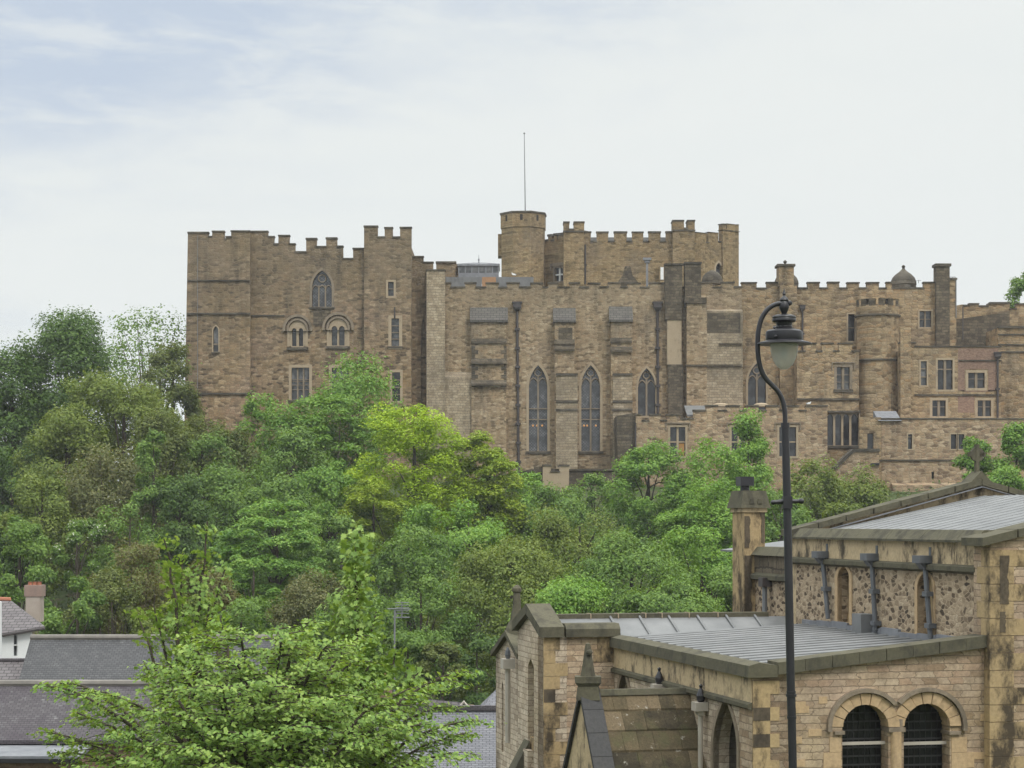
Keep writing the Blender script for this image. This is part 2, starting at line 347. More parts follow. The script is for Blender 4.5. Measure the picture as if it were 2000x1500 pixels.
def ray(px, py): return Vector(((px-HX)/F, 1.0, (HY-py)/F))
def at(px, py, Y): return ray(px, py)*Y

class Pl:
    """an upright plane; (a, z) along it, depth measured away from the viewer"""
    def __init__(s, O, d, n): s.O, s.d, s.n = Vector(O), Vector(d).normalized(), Vector(n).normalized()
    def pt(s, px, py):
        r = ray(px, py); P = r*(s.O.dot(s.n)/r.xy.dot(s.n))
        return ((P.xy-s.O).dot(s.d), P.z)
    def w(s, a, z, dep=0.0):
        q = s.O+s.d*a+s.n*dep
        return Vector((q.x, q.y, z))
    def off(s, k): return Pl(s.O+s.n*k, s.d, s.n)
def front(Y): return Pl((0, Y), (1, 0), (0, 1))
def between(A, B):
    A, B = Vector(A), Vector(B); d = (B-A).normalized(); n = Vector((-d.y, d.x))
    if n.dot((A+B)/2) < 0: n = -n
    return Pl(A, d, n)

LOOSE = {'string_course', 'coping', 'quoin', 'squared_block', 'weathered_band', 'battlement', 'stained_masonry', 'chimney_pot', 'chandelier_lamp', 'shaft', 'roof_vent', 'impost', 'mortar_joint', 'window_surround', 'side_pier', 'raking_coping', 'roof_turret', 'lead_roll', 'window_head', 'lead_roof'}
BX0 = [(0, 1, 2, 3), (4, 7, 6, 5), (0, 4, 5, 1), (1, 5, 6, 2), (2, 6, 7, 3), (3, 7, 4, 0)]
class MB:
    def __init__(s): s.v = []; s.f = []; s.mi = []; s.m = 0
    def add(s, vs, fs):
        k = len(s.v); s.v += [Vector(v) for v in vs]
        for f in fs: s.f.append([i+k for i in f]); s.mi.append(s.m)
        return s
    def prism(s, pl, outer, holes=(), d0=0.0, d1=.5, rev=None, through=False):
        """outline on a plane, pushed back; holes become niches of depth rev with a back of their own"""
        rev = rev if rev is not None else (d1-d0)*.6
        def area(p): return sum(p[i][0]*p[(i+1) % len(p)][1]-p[(i+1) % len(p)][0]*p[i][1] for i in range(len(p)))
        loops = [list(outer)]+[list(h) for h in holes]
        tri = tessellate_polygon([[Vector((a, z, 0)) for a, z in lp] for lp in loops])
        vs = [pl.w(a, z, d0) for lp in loops for a, z in lp]; fs = [tuple(t) for t in tri]
        n = len(outer); nb = len(vs)
        vs += [pl.w(a, z, d1) for a, z in outer]
        for i in range(n):
            j = (i+1) % n; fs.append((i, j, nb+j, nb+i))
        if not through:
            for t in tessellate_polygon([[Vector((a, z, 0)) for a, z in outer]]): fs.append(tuple(nb+q for q in t))
        back = list(range(nb, nb+n))
        k = n
        for h in holes:
            m = len(h); hb = len(vs); vs += [pl.w(a, z, d1 if through else d0+rev) for a, z in h]; back += range(hb, hb+m)
            for i in range(m):
                j = (i+1) % m; fs.append((k+i, k+j, hb+j, hb+i))
            if not through:
                for t in tessellate_polygon([[Vector((a, z, 0)) for a, z in h]]): fs.append(tuple(hb+q for q in t))
            k += m
        if through: fs += [tuple(back[q] for q in t) for t in tri]
        return s.add(vs, fs)
    def ring(s, pl, outer, inner, d0, d1):
        n = len(outer); vs = []
        for lp, d in ((outer, d0), (inner, d0), (outer, d1), (inner, d1)): vs += [pl.w(a, z, d) for a, z in lp]
        fs = []
        for i in range(n):
            j = (i+1) % n
            fs += [(i, j, n+j, n+i), (i, 2*n+i, 2*n+j, j), (n+i, n+j, 3*n+j, 3*n+i), (2*n+i, 3*n+i, 3*n+j, 2*n+j)]
        return s.add(vs, fs)
    def box(s, pl, a0, a1, z0, z1, d0, d1):
        vs = [pl.w(a, z, d) for d in (d0, d1) for a, z in ((a0, z0), (a1, z0), (a1, z1), (a0, z1))]
        return s.add(vs, [(0, 1, 2, 3), (4, 7, 6, 5), (0, 4, 5, 1), (1, 5, 6, 2), (2, 6, 7, 3), (3, 7, 4, 0)])
    def pbox(s, pl, x0, y0, x1, y1, d0, d1):
        a0, z1 = pl.pt(x0, y0); a1, z0 = pl.pt(x1, y1)
        return s.box(pl, a0, a1, z0, z1, d0, d1)
    def run(s, pl, sec, a0, a1):
        """section [(depth, z)...] run along the plane from a0 to a1"""
        n = len(sec); vs = [pl.w(a0, z, d) for d, z in sec]+[pl.w(a1, z, d) for d, z in sec]
        fs = [tuple(range(n)), tuple(range(2*n-1, n-1, -1))]+[(i, (i+1) % n, n+(i+1) % n, n+i) for i in range(n)]
        return s.add(vs, fs)
    def slab(s, pts, t):
        """flat polygon in space given thickness t downwards"""
        n = len(pts); vs = [Vector(p) for p in pts]+[Vector(p)-Vector((0, 0, t)) for p in pts]
        return s.add(vs, [tuple(range(n)), tuple(range(2*n-1, n-1, -1))]+[(i, n+i, n+(i+1) % n, (i+1) % n) for i in range(n)])
    def tube(s, pts, r, seg=8, caps=True):
        pts = [Vector(p) for p in pts]; rs = r if isinstance(r, (list, tuple)) else [r]*len(pts)
        vs, fs = [], []; up = None
        for i, p in enumerate(pts):
            d = (pts[min(i+1, len(pts)-1)]-pts[max(i-1, 0)]).normalized()
            if up is None: up = Vector((0, 0, 1)) if abs(d.z) < .9 else Vector((1, 0, 0))
            e1 = (up-d*up.dot(d)).normalized(); e2 = d.cross(e1); up = e1
            for k in range(seg):
                a = 2*math.pi*k/seg; vs.append(p+(e1*math.cos(a)+e2*math.sin(a))*rs[i])
        for i in range(len(pts)-1):
            for k in range(seg):
                j = (k+1) % seg; fs.append((i*seg+k, i*seg+j, (i+1)*seg+j, (i+1)*seg+k))
        if caps: fs += [tuple(range(seg)), tuple(range((len(pts)-1)*seg, len(pts)*seg))]
        return s.add(vs, fs)
    def lathe(s, prof, c, seg=24, axis=None, a0=0.0, a1=2*math.pi):
        c = Vector(c); q = Vector((0, 0, 1)).rotation_difference(Vector(axis)) if axis else None
        vs, fs = [], []; n = len(prof); full = abs(a1-a0) > 6.28
        st = seg if full else seg+1
        for k in range(st):
            a = a0+(a1-a0)*k/seg
            for r, z in prof:
                p = Vector((r*math.cos(a), r*math.sin(a), z))
                vs.append(c+(q @ p if q else p))
        for k in range(seg):
            j = (k+1) % st
            for i in range(n-1): fs.append((k*n+i, j*n+i, j*n+i+1, k*n+i+1))
        if full:
            if prof[0][0] > 1e-4: fs.append(tuple(k*n for k in range(seg)))
            if prof[-1][0] > 1e-4: fs.append(tuple(k*n+n-1 for k in range(seg)))
        return s.add(vs, fs)
    def build(s, name, mats, parent=None, smooth=False, recalc=True, label=None):
        if not s.v: return None
        if name in LOOSE and parent is not None:
            up = list(range(len(s.v)))
            def find(i):
                while up[i] != i: up[i] = up[up[i]]; i = up[i]
                return i
            for f in s.f:
                for i in f[1:]: up[find(i)] = find(f[0])
            grp = {}
            for f in s.f: grp.setdefault(find(f[0]), []).append(f)
            if len(grp) > 1:
                outs = []
                for fs in grp.values():
                    q = MB(); ix = sorted({i for f in fs for i in f}); mp = {i: k for k, i in enumerate(ix)}
                    q.v = [s.v[i] for i in ix]; q.f = [[mp[i] for i in f] for f in fs]; q.mi = [0]*len(q.f)
                    outs.append(q.build(name, mats, parent, smooth, recalc, label))
                return outs[0]
        me = bpy.data.meshes.new(name)
        inv = ROOT[parent.name] if parent is not None else Matrix.Identity(4)
        me.from_pydata([inv @ v for v in s.v], [], s.f)
        for m in (mats if isinstance(mats, list) else [mats]): me.materials.append(m)
        if any(s.mi): me.polygons.foreach_set('material_index', s.mi)
        if recalc:
            b = bmesh.new(); b.from_mesh(me); bmesh.ops.recalc_face_normals(b, faces=b.faces); b.to_mesh(me); b.free()
        if smooth:
            me.polygons.foreach_set('use_smooth', [True]*len(me.polygons))
            me.set_sharp_from_angle(angle=math.radians(38))
        o = bpy.data.objects.new(name, me); C.objects.link(o)
        if parent is not None: o.parent = parent; ROOT[o.name] = inv
        if label: o['label'] = label
        return o

# outlines in photograph pixels
def rect(x0, y0, x1, y1): return [(x0, y0), (x1, y0), (x1, y1), (x0, y1)]
def pointed(x0, y0, x1, y1, rise=None, n=7):
    w = x1-x0; h = rise or w*.85; r = (w*w/4+h*h)/w; ys = y0+h; p = []
    aL = math.atan2(h, w/2-r) if True else 0
    a_end = math.atan2(h, (x0+w/2)-(x0+r))
    for i in range(n+1):
        a = math.pi+(a_end-math.pi)*i/n; p.append((x0+r+r*math.cos(a), ys-r*math.sin(a)))
    q = [(x0+x1-x, y) for x, y in reversed(p[:-1])]
    return p+q+[(x1, y1), (x0, y1)]
def roundtop(x0, y0, x1, y1, n=12):
    r = (x1-x0)/2; ys = y0+r
    return [(x0+r-r*math.cos(math.pi*i/n), ys-r*math.sin(math.pi*i/n)) for i in range(n+1)]+[(x1, y1), (x0, y1)]
def arch_top(poly, x):
    """height of the outline's upper edge at x"""
    best = None
    for (xa, ya), (xb, yb) in zip(poly, poly[1:]+poly[:1]):
        if min(xa, xb)-1e-6 <= x <= max(xa, xb)+1e-6 and abs(xb-xa) > 1e-6:
            y = ya+(yb-ya)*(x-xa)/(xb-xa); best = y if best is None else min(best, y)
    return best if best is not None else min(y for _, y in poly)
def grow(poly, d):
    """outline moved outwards by d pixels"""
    n = len(poly); A = sum(poly[i][0]*poly[(i+1) % n][1]-poly[(i+1) % n][0]*poly[i][1] for i in range(n)); sg = 1 if A > 0 else -1
    out = []
    for i in range(n):
        p0, p1, p2 = Vector(poly[i-1]), Vector(poly[i]), Vector(poly[(i+1) % n])
        e1 = (p1-p0); e2 = (p2-p1)
        e1 = e1.normalized() if e1.length > 1e-6 else e2.normalized(); e2 = e2.normalized() if e2.length > 1e-6 else e1
        n1 = Vector((e1.y, -e1.x))*sg; n2 = Vector((e2.y, -e2.x))*sg; m = (n1+n2)
        m = m.normalized() if m.length > 1e-6 else n1
        out.append(tuple(p1+m*(d/max(.5, m.dot(n1)))))
    return out
def P(pl, poly): return [pl.pt(*q) for q in poly]
def merlons(iv, top, low, x0, x1):
    """crenellated line from x0 to x1; iv = [(xa, xb[, top])]"""
    p = [(x0, low)]
    for m in iv:
        a, b = m[0], m[1]; tp = m[2] if len(m) > 2 else top
        if a <= x0+.01: p = [(x0, tp)]
        else: p += [(a, low), (a, tp)]
        p += [(b, tp)]
        if b < x1-.01: p += [(b, low)]
    if p[-1][0] < x1-.01: p.append((x1, low))
    return p
def caps(mb, pl, line, d0=-.1, d1=.75, t=1.6, ov=1.0):
    for (xa, ya), (xb, yb) in zip(line, line[1:]):
        if abs(ya-yb) < 1.5 and xb-xa > 3:
            mb.pbox(pl, xa-ov, min(ya, yb)-t, xb+ov, max(ya, yb)+.9, d0, d1)

def wall(parent, pl, line, bottom, holes, mat, thick=.7, name='wall', rev=.45, cap=True, body=None, xb=None):
    """a battlemented facade: its top line, straight sides, niches for the windows; body = (top_px, depth) of the mass behind"""
    rj = random.Random(int(line[0][0]*7+len(line)))       # worn, not ruler straight
    if len(line) > 3: line = [line[0]]+[(x+rj.uniform(-.45, .45), y+rj.uniform(-.55, .55)) for x, y in line[1:-1]]+[line[-1]]
    x0, x1 = line[0][0], line[-1][0]
    xb = xb or (x0, x1)
    poly = list(line)+[(xb[1], bottom), (xb[0], bottom)]
    b = MB().prism(pl, P(pl, poly), [P(pl, h) for h in holes], 0.0, thick, rev)
    if body:
        tp, dep = body
        a0, _ = pl.pt(max(x0, xb[0])+1, tp); a1, zt = pl.pt(min(x1, xb[1])-1, tp); _, zb = pl.pt(x0, bottom)
        b.box(pl, a0, a1, zb, zt, thick+.003, dep)
    o = b.build(name, M[mat], parent)
    if cap:
        c = MB(); caps(c, pl, line, -.1, thick+.08)
        c.build('coping', M['dark'], parent)
    return o

def window(parent, pl, hole, rev=.45, lights=1, rows=(), bar=2.2, mat='glass', mm='mull', surround=0.0, sill=0.0, sm='trim', name='window', tracery=False, hood=False, barh=None, label=None):
    """pane at the back of a niche, with mullions, transoms, tracery, surround and sill as its pieces"""
    g = MB().prism(pl, P(pl, grow(hole, -.05)), (), rev-.05, rev-.012).build(name, M[mat], parent, label=label)
    xs = [p[0] for p in hole]; ys = [p[1] for p in hole]; x0, x1, y0, y1 = min(xs), max(xs), min(ys), max(ys)
    b = MB(); w = (x1-x0)/lights; h = bar/2
    for i in range(1, lights):
        x = x0+w*i; b.pbox(pl, x-h, arch_top(hole, x)+(0 if not tracery else (x1-x0)*.62), x+h, y1, rev-.28, rev-.055)
    for r in rows:
        hh = (barh or bar)/2
        b.pbox(pl, x0, r-hh, x1, r+hh, rev-.26, rev-.06)
    if tracery:
        ww = (x1-x0); cx = (x0+x1)/2; rr = ww*.19; cy = y0+ww*.40; k = 14
        for q in ([(cx+rr*math.cos(6.2832*i/k), cy+rr*math.sin(6.2832*i/k)) for i in range(k+1)],):
            b.tube([pl.w(*pl.pt(*e), rev-.14) for e in q], bar/2*pl.O.dot(pl.n)/F, 5)
        ysp = y0+ww*.86
        for i in range(lights):
            lw = ww/lights; xa = x0+lw*i; arc = pointed(xa, ysp-lw*.35, xa+lw, y1, lw*.75, 4)[:9]
            b.tube([pl.w(*pl.pt(*e), rev-.14) for e in arc], bar/2*pl.O.dot(pl.n)/F, 5)
    b.build('mullion', M[mm], g)
    if surround:
        MB().ring(pl, P(pl, grow(hole, surround)), P(pl, hole), -.03, .12).build('surround', M[sm], g)
    if hood:
        b = MB(); e = surround+2.5
        b.pbox(pl, x0-e-3, y0-e-2.4, x1+e+3, y0-e, -.16, .05)
        for q in (x0-e-3, x1+e+.6): b.pbox(pl, q, y0-e, q+2.4, y0+6, -.14, .05)
        b.build('hood_mould', M['mull'], g)
    if sill:
        MB().pbox(pl, x0-surround-1.5, y1+.5, x1+surround+1.5, y1+sill, -.16, .2).build('sill', M['dark'], g)
    return g

def pipe(parent, pl, x, y0, y1, r=.11, hopper=True, mat='pipe_dark', hw=9, step=37, x1=None, name='downpipe', dep=-.17):
    x1 = x1 if x1 is not None else x
    b = MB(); top = pl.w(*pl.pt(x, y0), dep); bot = pl.w(*pl.pt(x1, y1), dep)
    b.tube([top, bot], r, 8)
    k = int((y1-y0)/step)
    for i in range(1, k+1):
        y = y0+step*i; xx = x+(x1-x)*(y-y0)/(y1-y0)
        c = pl.w(*pl.pt(xx, y), dep); a, z = pl.pt(xx, y)
        b.box(pl, a-r*2.0, a+r*2.0, z-r*.9, z+r*.9, dep-r*1.25, -.01)
    o = b.build(name, M[mat], parent, smooth=False)
    if hopper:
        a, z = pl.pt(x, y0); w = hw*pl.O.dot(pl.n)/F
        h = MB()
        vs = [pl.w(a+sx*w*q, z+dz*w, dp) for dz, q, d_ in ((-.2, .5, .6), (.6, 1.0, 1), (1.7, 1.0, 1), (1.7, 1.25, 1.1), (2.0, 1.25, 1.1)) for sx, dp in ((-1, -.02), (-1, -.02-w*1.3*d_), (1, -.02-w*1.3*d_), (1, -.02))]
        fs = [(0, 1, 2, 3), (16, 17, 18, 19)]
        for l in range(4):
            for i in range(4): fs.append((l*4+i, l*4+(i+1) % 4, l*4+4+(i+1) % 4, l*4+4+i))
        h.add(vs, fs).build('hopper', M[mat], o)
    return o

# ------------------------------------------------------------------ terrain
def lerp_table(tb, y):
    if y <= tb[0][0]: return tb[0][1]
    for (a, p), (b, q) in zip(tb, tb[1:]):
        if y <= b:
            t = (y-a)/(b-a); t = t*t*(3-2*t)*.4+t*.6
            return p+(q-p)*t
    return tb[-1][1]
HT = [(-40, -1.7), (0, -1.75), (24, -6.6), (36, -9.4), (60, -11.5), (90, -17), (104, -24.5), (114, -25), (124, -22), (135, -19.0), (150, -15.3), (170, -10.2), (186, -5.6), (190, -4.6), (206, -.2), (214, 2.2), (220, 3.6), (228, 4.4), (420, 7), (900, 2)]
def hz(x, y):
    z = lerp_table(HT, y)
    if y > 118: z += .5*math.sin(x*.11+1.3)*math.sin(y*.09)+.25*math.sin(x*.31+y*.27)
    if y > 190 and x < -60: z -= min(1.0, (-60-x)/30)*4.0*min(1, (y-190)/25)
    return z
b = MB(); xs = [-900, -500, -300, -200]+[-150+5*i for i in range(61)]+[200, 300, 500, 900]
ysq = [-40, -20, -8, 0, 6, 12, 18, 24, 30, 36, 45, 55, 65, 75, 85, 95, 104, 114]+[118+4*i for i in range(30)]+[250, 300, 420, 600, 900, 1600]
vs = [(x, y, hz(x, y)) for y in ysq for x in xs]; nx = len(xs)
b.add(vs, [(j*nx+i, j*nx+i+1, (j+1)*nx+i+1, (j+1)*nx+i) for j in range(len(ysq)-1) for i in range(nx-1)])
t = T('hillside_earth'); o = t.obj()
cg = t.ramp(t.noise(o, .35, 5, .65), [(.3, (.035, .05, .018)), (.5, (.06, .085, .028)), (.62, (.085, .07, .045)), (.8, (.05, .075, .025))])
cg = t.mix(1.0, cg, t.ramp(t.noise(o, 2.5, 4, .7), [(.2, .6), (.8, 1.3)]), 'MULTIPLY')
M['earth'] = t.finish(cg, .95, t.noise(o, 3, 4), .6, .2, .1)
g = b.build('ground', M['earth'], smooth=True); g['kind'] = 'structure'
t = T('river_water'); o = t.obj()
M['water'] = t.finish((.03, .04, .03), .08, t.noise(o, .6, 3), .15, .1, .5)
b = MB().add([(-900, 101, -23.8), (900, 101, -23.8), (900, 119, -23.8), (-900, 119, -23.8)], [(0, 1, 2, 3)])
r = b.build('river', M['water'], recalc=False); r['kind'] = 'structure'

# ------------------------------------------------------------------ castle: left block
def base(px, Y, zoff=0.0):
    x = (px-HX)/F*Y
    return (x, Y, hz(x, Y)+zoff)
blk = thing('castle_tower_block', 'tall brown stone castle block with stepped battlements left of the great hall', 'castle tower', base(585, 229))
p1, p2, p3, p4 = front(228.0), front(229.3), front(228.5), front(231.2)
L1 = [(367, 455), (407, 454.5), (407.5, 462), (414, 462), (414.5, 452), (437.5, 452), (438, 467), (441, 467), (441.5, 463), (451, 463), (451.5, 451.5), (488, 451.5)]
lan = pointed(416.5, 637, 426.5, 687, 9)
wall(blk, p1, L1, 990, [lan], 'castle', body=(476, 14), xb=(357, 490))
L2 = [(486, 452.5), (523, 452.5), (523, 462.5), (535, 462.5), (535, 477), (543.5, 477), (543.5, 460.5), (565, 460.5), (565, 477), (576.7, 477), (576.7, 492.5), (598, 492.5), (598, 466.5), (618, 466.5), (618, 481.5), (637, 481.5), (637, 465.5), (658, 465.5), (658, 481.5), (669.6, 481.5), (669.6, 505.5), (689.5, 505.5), (689.5, 485.5), (713, 485.5)]
goth = pointed(609.5, 528, 648, 599, 34)
t1 = roundtop(570.6, 641, 579, 679); t2 = roundtop(583.8, 641, 592, 679)
t3 = roundtop(648, 637, 658.6, 675); t4 = roundtop(662.4, 637, 673, 675)
m1 = rect(569.5, 718, 604, 781); m2 = rect(648, 718, 682, 781); m3 = rect(578, 822, 607, 847)
wall(blk, p2, L2, 990, [goth, t1, t2, t3, t4, m1, m2, m3], 'castle', body=(512, 15))
L3 = [(711, 442), (737.7, 442), (737.7, 463.5), (751, 463.5), (751, 445), (767, 445), (767, 463.5), (781, 463.5), (781, 444.5), (803.6, 444.5)]
q1, q2, q3 = rect(758, 550.5, 769, 578), rect(764.5, 622, 779.5, 676), rect(766, 727, 781.5, 783)
wall(blk, p3, L3, 990, [q1, q2, q3], 'castle', body=(480, 16))
L4 = [(803, 501.5), (827, 501.5), (827, 512.5), (846, 512.5)]
wall(blk, p4, L4, 990, [pointed(822.5, 612, 831.5, 830, 60)], 'castle', rev=.6, body=(524, 12))
w = window(blk, p1, lan, mat='glassp', surround=2.2, sill=2.5, rows=(672,), bar=3)
window(blk, p2, goth, lights=3, mat='glassl', surround=4.5, sill=4, sm='mull', tracery=True, bar=2.6, mm='mull')
for tt, mt in ((t1, 'glass'), (t2, 'glass'), (t3, 'glassp'), (t4, 'glassp')): window(blk, p2, tt, mat=mt, surround=1.6, bar=1.2)
for cx, cy, R in ((581.3, 643, 29), (660.5, 641, 31)):      # Norman arches round the twin lights
    b = MB()
    for r0, r1, dp in ((R-5, R, -.30), (R-12, R-8, -.2)):
        oa = [(cx-r1*math.cos(math.pi*i/16), cy-r1*math.sin(math.pi*i/16)) for i in range(17)]+[(cx+r1, cy+4), (cx-r1, cy+4)]
        ia = [(cx-r0*math.cos(math.pi*i/16), cy-r0*math.sin(math.pi*i/16)) for i in range(17)]+[(cx+r0, cy+4), (cx-r0, cy+4)]
        b.ring(p2, P(p2, oa), P(p2, ia), dp, .05)
    o = b.build('arch_moulding', M['mull'], blk)
    k = MB(); r = R-13
    hole = [(cx-r*math.cos(math.pi*i/16), cy-r*math.sin(math.pi*i/16)) for i in range(17)]+[(cx+r, 676), (cx-r, 676)]
    tw = [t1, t2] if cx < 600 else [t3, t4]
    MB().prism(p2, P(p2, hole), [P(p2, grow(q, 1.7)) for q in tw], -.025, .05, through=True).build('tympanum', M['trim'], o)
    k = MB(); k.pbox(p2, cx-r-4, 642, cx-r+.5, 677, -.12, .05); k.pbox(p2, cx+r-.5, 642, cx+r+4, 677, -.12, .05)
    k.build('shaft', M['trim'], o)
    k = MB().pbox(p2, cx-r-5, 678.5 if cx < 600 else 676.5, cx+r+5, 683 if cx < 600 else 681, -.25, .1); k.build('sill', M['dark'], o)
for mm_ in (m1, m2): window(blk, p2, mm_, lights=3, rows=(741, 744.5, 752, 761), bar=3, barh=1.0, mat='glassp', surround=5.5, sill=4, sm='trim')
window(blk, p2, m3, lights=2, bar=4, surround=5, sm='trim')
window(blk, p3, q1, rows=(564,), bar=1.6, surround=4, mat='glassp'); window(blk, p3, q2, rows=(636, 649, 662), bar=1.6, surround=6, sill=3, mat='glassp')
window(blk, p3, q3, rows=(742, 756, 770), bar=1.6, surround=5, mat='glass')
b = MB()
b.pbox(p1, 366, 546.5, 488, 549.5, -.14, .05); b.pbox(p1, 365, 611, 489, 614.5, -.18, .05); b.pbox(p1, 359, 767, 491, 770.5, -.2, .05)
b.pbox(p2, 490, 615, 556, 618, -.12, .05)
b.build('string_course', M['dark'], blk)
b = MB().pbox(p2, 612, 604, 646, 636, -.02, .05)
b.build('stained_masonry', M['blacked'], blk)
b = MB().tube([p1.w(*p1.pt(386, 460), -.08), p1.w(*p1.pt(386, 850), -.08)], .035, 5); b.build('lightning_conductor', M['rail'], blk)
b = MB().tube([p3.w(*p3.pt(771, 600), -.1), p3.w(*p3.pt(771, 622), -.1)], .08, 6); b.build('vent_pipe', M['pipe_dark'], blk)
pipe(blk, p4, 833.5, 530, 850, r=.09, hopper=False, step=60)

# ------------------------------------------------------------------ castle: great hall
hall = thing('great_hall', 'long buff stone great hall with tall pointed windows and buttresses', 'castle hall', base(1140, 230))
h0 = front(230.0); hp = front(229.2)
LP = [(833, 527.5), (869, 527.5)]
wall(hall, front(229.0), LP, 905, [], 'hall_pale', body=(532, 6), name='corner_pier')
iv = [(869, 880), (908, 930), (949, 974), (990, 1014), (1036, 1060), (1070, 1090), (1112, 1132), (1149, 1172), (1188, 1212), (1226, 1251), (1268, 1298)]
LH = merlons(iv, 553, 561, 868.5, 1338)
w1, w2, w3 = pointed(1033, 713, 1069, 881, 42), pointed(1135.5, 713, 1172, 881, 42), pointed(1246, 719, 1280, 812, 38)
niche = rect(919, 640, 920, 641)
wall(hall, h0, LH, 965, [w1, w2, w3], 'hall', rev=.55, body=(566, 14))
for hh, rw, lo in ((w1, (798, 819), 0), (w2, (798, 819), 0)):
    window(hall, h0, hh, rev=.55, lights=2, rows=rw, bar=3.4, barh=2.0, mat='glassl', surround=5, sill=5, tracery=True, mm='mull', sm='trim')
window(hall, h0, w3, rev=.55, lights=2, rows=(), bar=3.6, mat='glass', surround=4, tracery=True, mm='mull', sm='trim')
b = MB()
for x in (1041, 1049, 1059, 1141, 1147, 1164): b.lathe([(.0, -.12), (.1, -.06), (.12, .03), (.06, .12), (0, .14)], h0.w(*h0.pt(x, 831), .47), 8)
b.build('chandelier_lamp', glow('lamp_glow', (.8, .4, .12), .9), hall)
# plinth and weathered offsets of the left bays
b = MB(); a0, zt = hp.pt(836, 737); a1, zb = hp.pt(926, 965)
b.run(h0, [(-.003, zt+.7), (-.7, zt), (-.7, zb), (-.003, zb)], h0.pt(836, 700)[0], h0.pt(924, 700)[0])
b.build('plinth', M['hall_pale'], hall)
def buttress(x0, x1, ytop, yslope, steps, mat, proud=1.3, bottom=965, slab=True, bandx=None, topmat='slab'):
    """stepped buttress: a slab-roofed head and weathered bands"""
    a0, a1 = h0.pt(x0, 700)[0], h0.pt(x1, 700)[0]
    z = lambda y: h0.pt(1000, y)[1]
    o = MB().run(h0, [(-.002, z(yslope)), (-proud, z(yslope)), (-proud, z(bottom)), (-.002, z(bottom))], a0, a1).build('buttress', M[mat], hall)
    q = MB().run(h0, [(-.002, z(ytop)), (-proud-.25, z(yslope)-.06), (-proud-.25, z(yslope)-.3), (-.002, z(yslope)-.25)], a0-.18, a1+.18)
    q.build('stone_slab_roof', M[topmat], o)
    q = MB(); d = proud
    for y in steps:
        d += .16
        q.run(h0, [(-proud+.05, z(y)+.5), (-d+.0, z(y)), (-d, z(y)-.22), (-proud+.05, z(y)-.22)], a0-.05, a1+.05)
    q.build('weathered_band', M['blacked'], o)
    return o
o = buttress(921, 989, 600.5, 626, (669, 709, 751), 'hall', 1.0)
b = MB(); pf = front(230-1.0)
for y in range(676, 750, 8):
    s = (y//8) % 2
    b.pbox(pf, 921, y, 928+6*s, y+7.4, -.03, .05); b.pbox(pf, 984-5*s, y, 989.5, y+7.4, -.03, .05)
b.build('quoin', M['blacked'], o)
o = buttress(1083, 1121, 601.5, 627, (671, 683), 'hall', 1.2)
b = MB(); pf = front(230-1.22); b.pbox(pf, 1091, 640, 1118, 668, -.02, .05); b.build('stained_masonry', M['blacked'], o)
b = MB(); pf = front(228.5); b.pbox(pf, 1086, 730, 1128, 965, -.003, 1.4); b.build('lower_buttress', M['hall_pale'], hall)
o = buttress(1192, 1232, 598.5, 626, (668, 686), 'hall', 1.2)
b = MB(); pf = front(228.5); b.pbox(pf, 1197, 730, 1235, 965, -.003, 1.4); b.build('lower_buttress', M['hall_pale'], hall)
b = MB()
for x0, x1 in ((1086, 1128), (1197, 1235)):
    for y in (729, 782, 798): b.pbox(pf, x0-.5, y, x1+.5, y+4, -.14, .02)
b.build('weathered_band', M['dark'], hall)
pipe(hall, h0, 1010, 606, 925, r=.15, hw=8, x1=1013); pipe(hall, h0, 1284, 606, 815, r=.15, hw=8, x1=1285)
# chimney breasts between the bays
def breast(x0, x1, y0, y1, dep, mat, name='chimney_breast', par=hall, pl=h0, cap=True):
    o = MB().pbox(pl, x0, y0, x1, y1, -dep, .3).build(name, M[mat], par)
    if cap: MB().pbox(pl, x0-1.5, y0-2.6, x1+1.5, y0+1, -dep-.12, .5).build('coping', M['dark'], o)
    return o
breast(1298, 1331, 519, 626, .95, 'blacked'); breast(1302, 1330, 626, 713, .85, 'trim', cap=False); breast(1304, 1333, 713, 830, 1.0, 'blacked', cap=False)
breast(1336, 1367, 517, 600, 1.3, 'blacked')
a0, a1 = h0.pt(1339, 700)[0], h0.pt(1448, 700)[0]; z = lambda y: h0.pt(1000, y)[1]
MB().run(h0, [(-.002, z(575)), (-1.6, z(596)), (-1.6, z(835)), (-.002, z(835))], a0, h0.pt(1378, 700)[0]-.003).build('buttress', M['hall'], hall)
MB().run(h0, [(-.002, z(604)), (-1.5, z(610)), (-1.5, z(835)), (-.002, z(835))], h0.pt(1378, 700)[0], a1).build('buttress', M['hall_pale'], hall)
b = MB(); pf = front(228.4); b.pbox(pf, 1338, 712, 1449, 715.5, -.14, .1); b.pbox(pf, 1337, 581, 1380, 592, -.2, 1.2); b.pbox(pf, 1404, 670, 1449, 673, -.1, .1)
b.build('weathered_band', M['blacked'], hall)
LH2 = merlons([(1370, 1392), (1408, 1434)], 552, 561, 1331, 1449)
wall(hall, front(229.9), LH2, 840, [], 'hall', body=(566, 14))
MB().pbox(front(228.5), 1381, 611.5, 1446, 650, -.02, .2).build('stained_masonry', M['blacked'], hall)
b = MB().lathe([(1.25, -.4), (1.25, .1), (1.15, .5), (.8, .95), (.35, 1.2), (.12, 1.3), (0, 1.32)], at(1391, 549, 234), 16); b.build('stone_dome', M['dark'], hall, smooth=True)
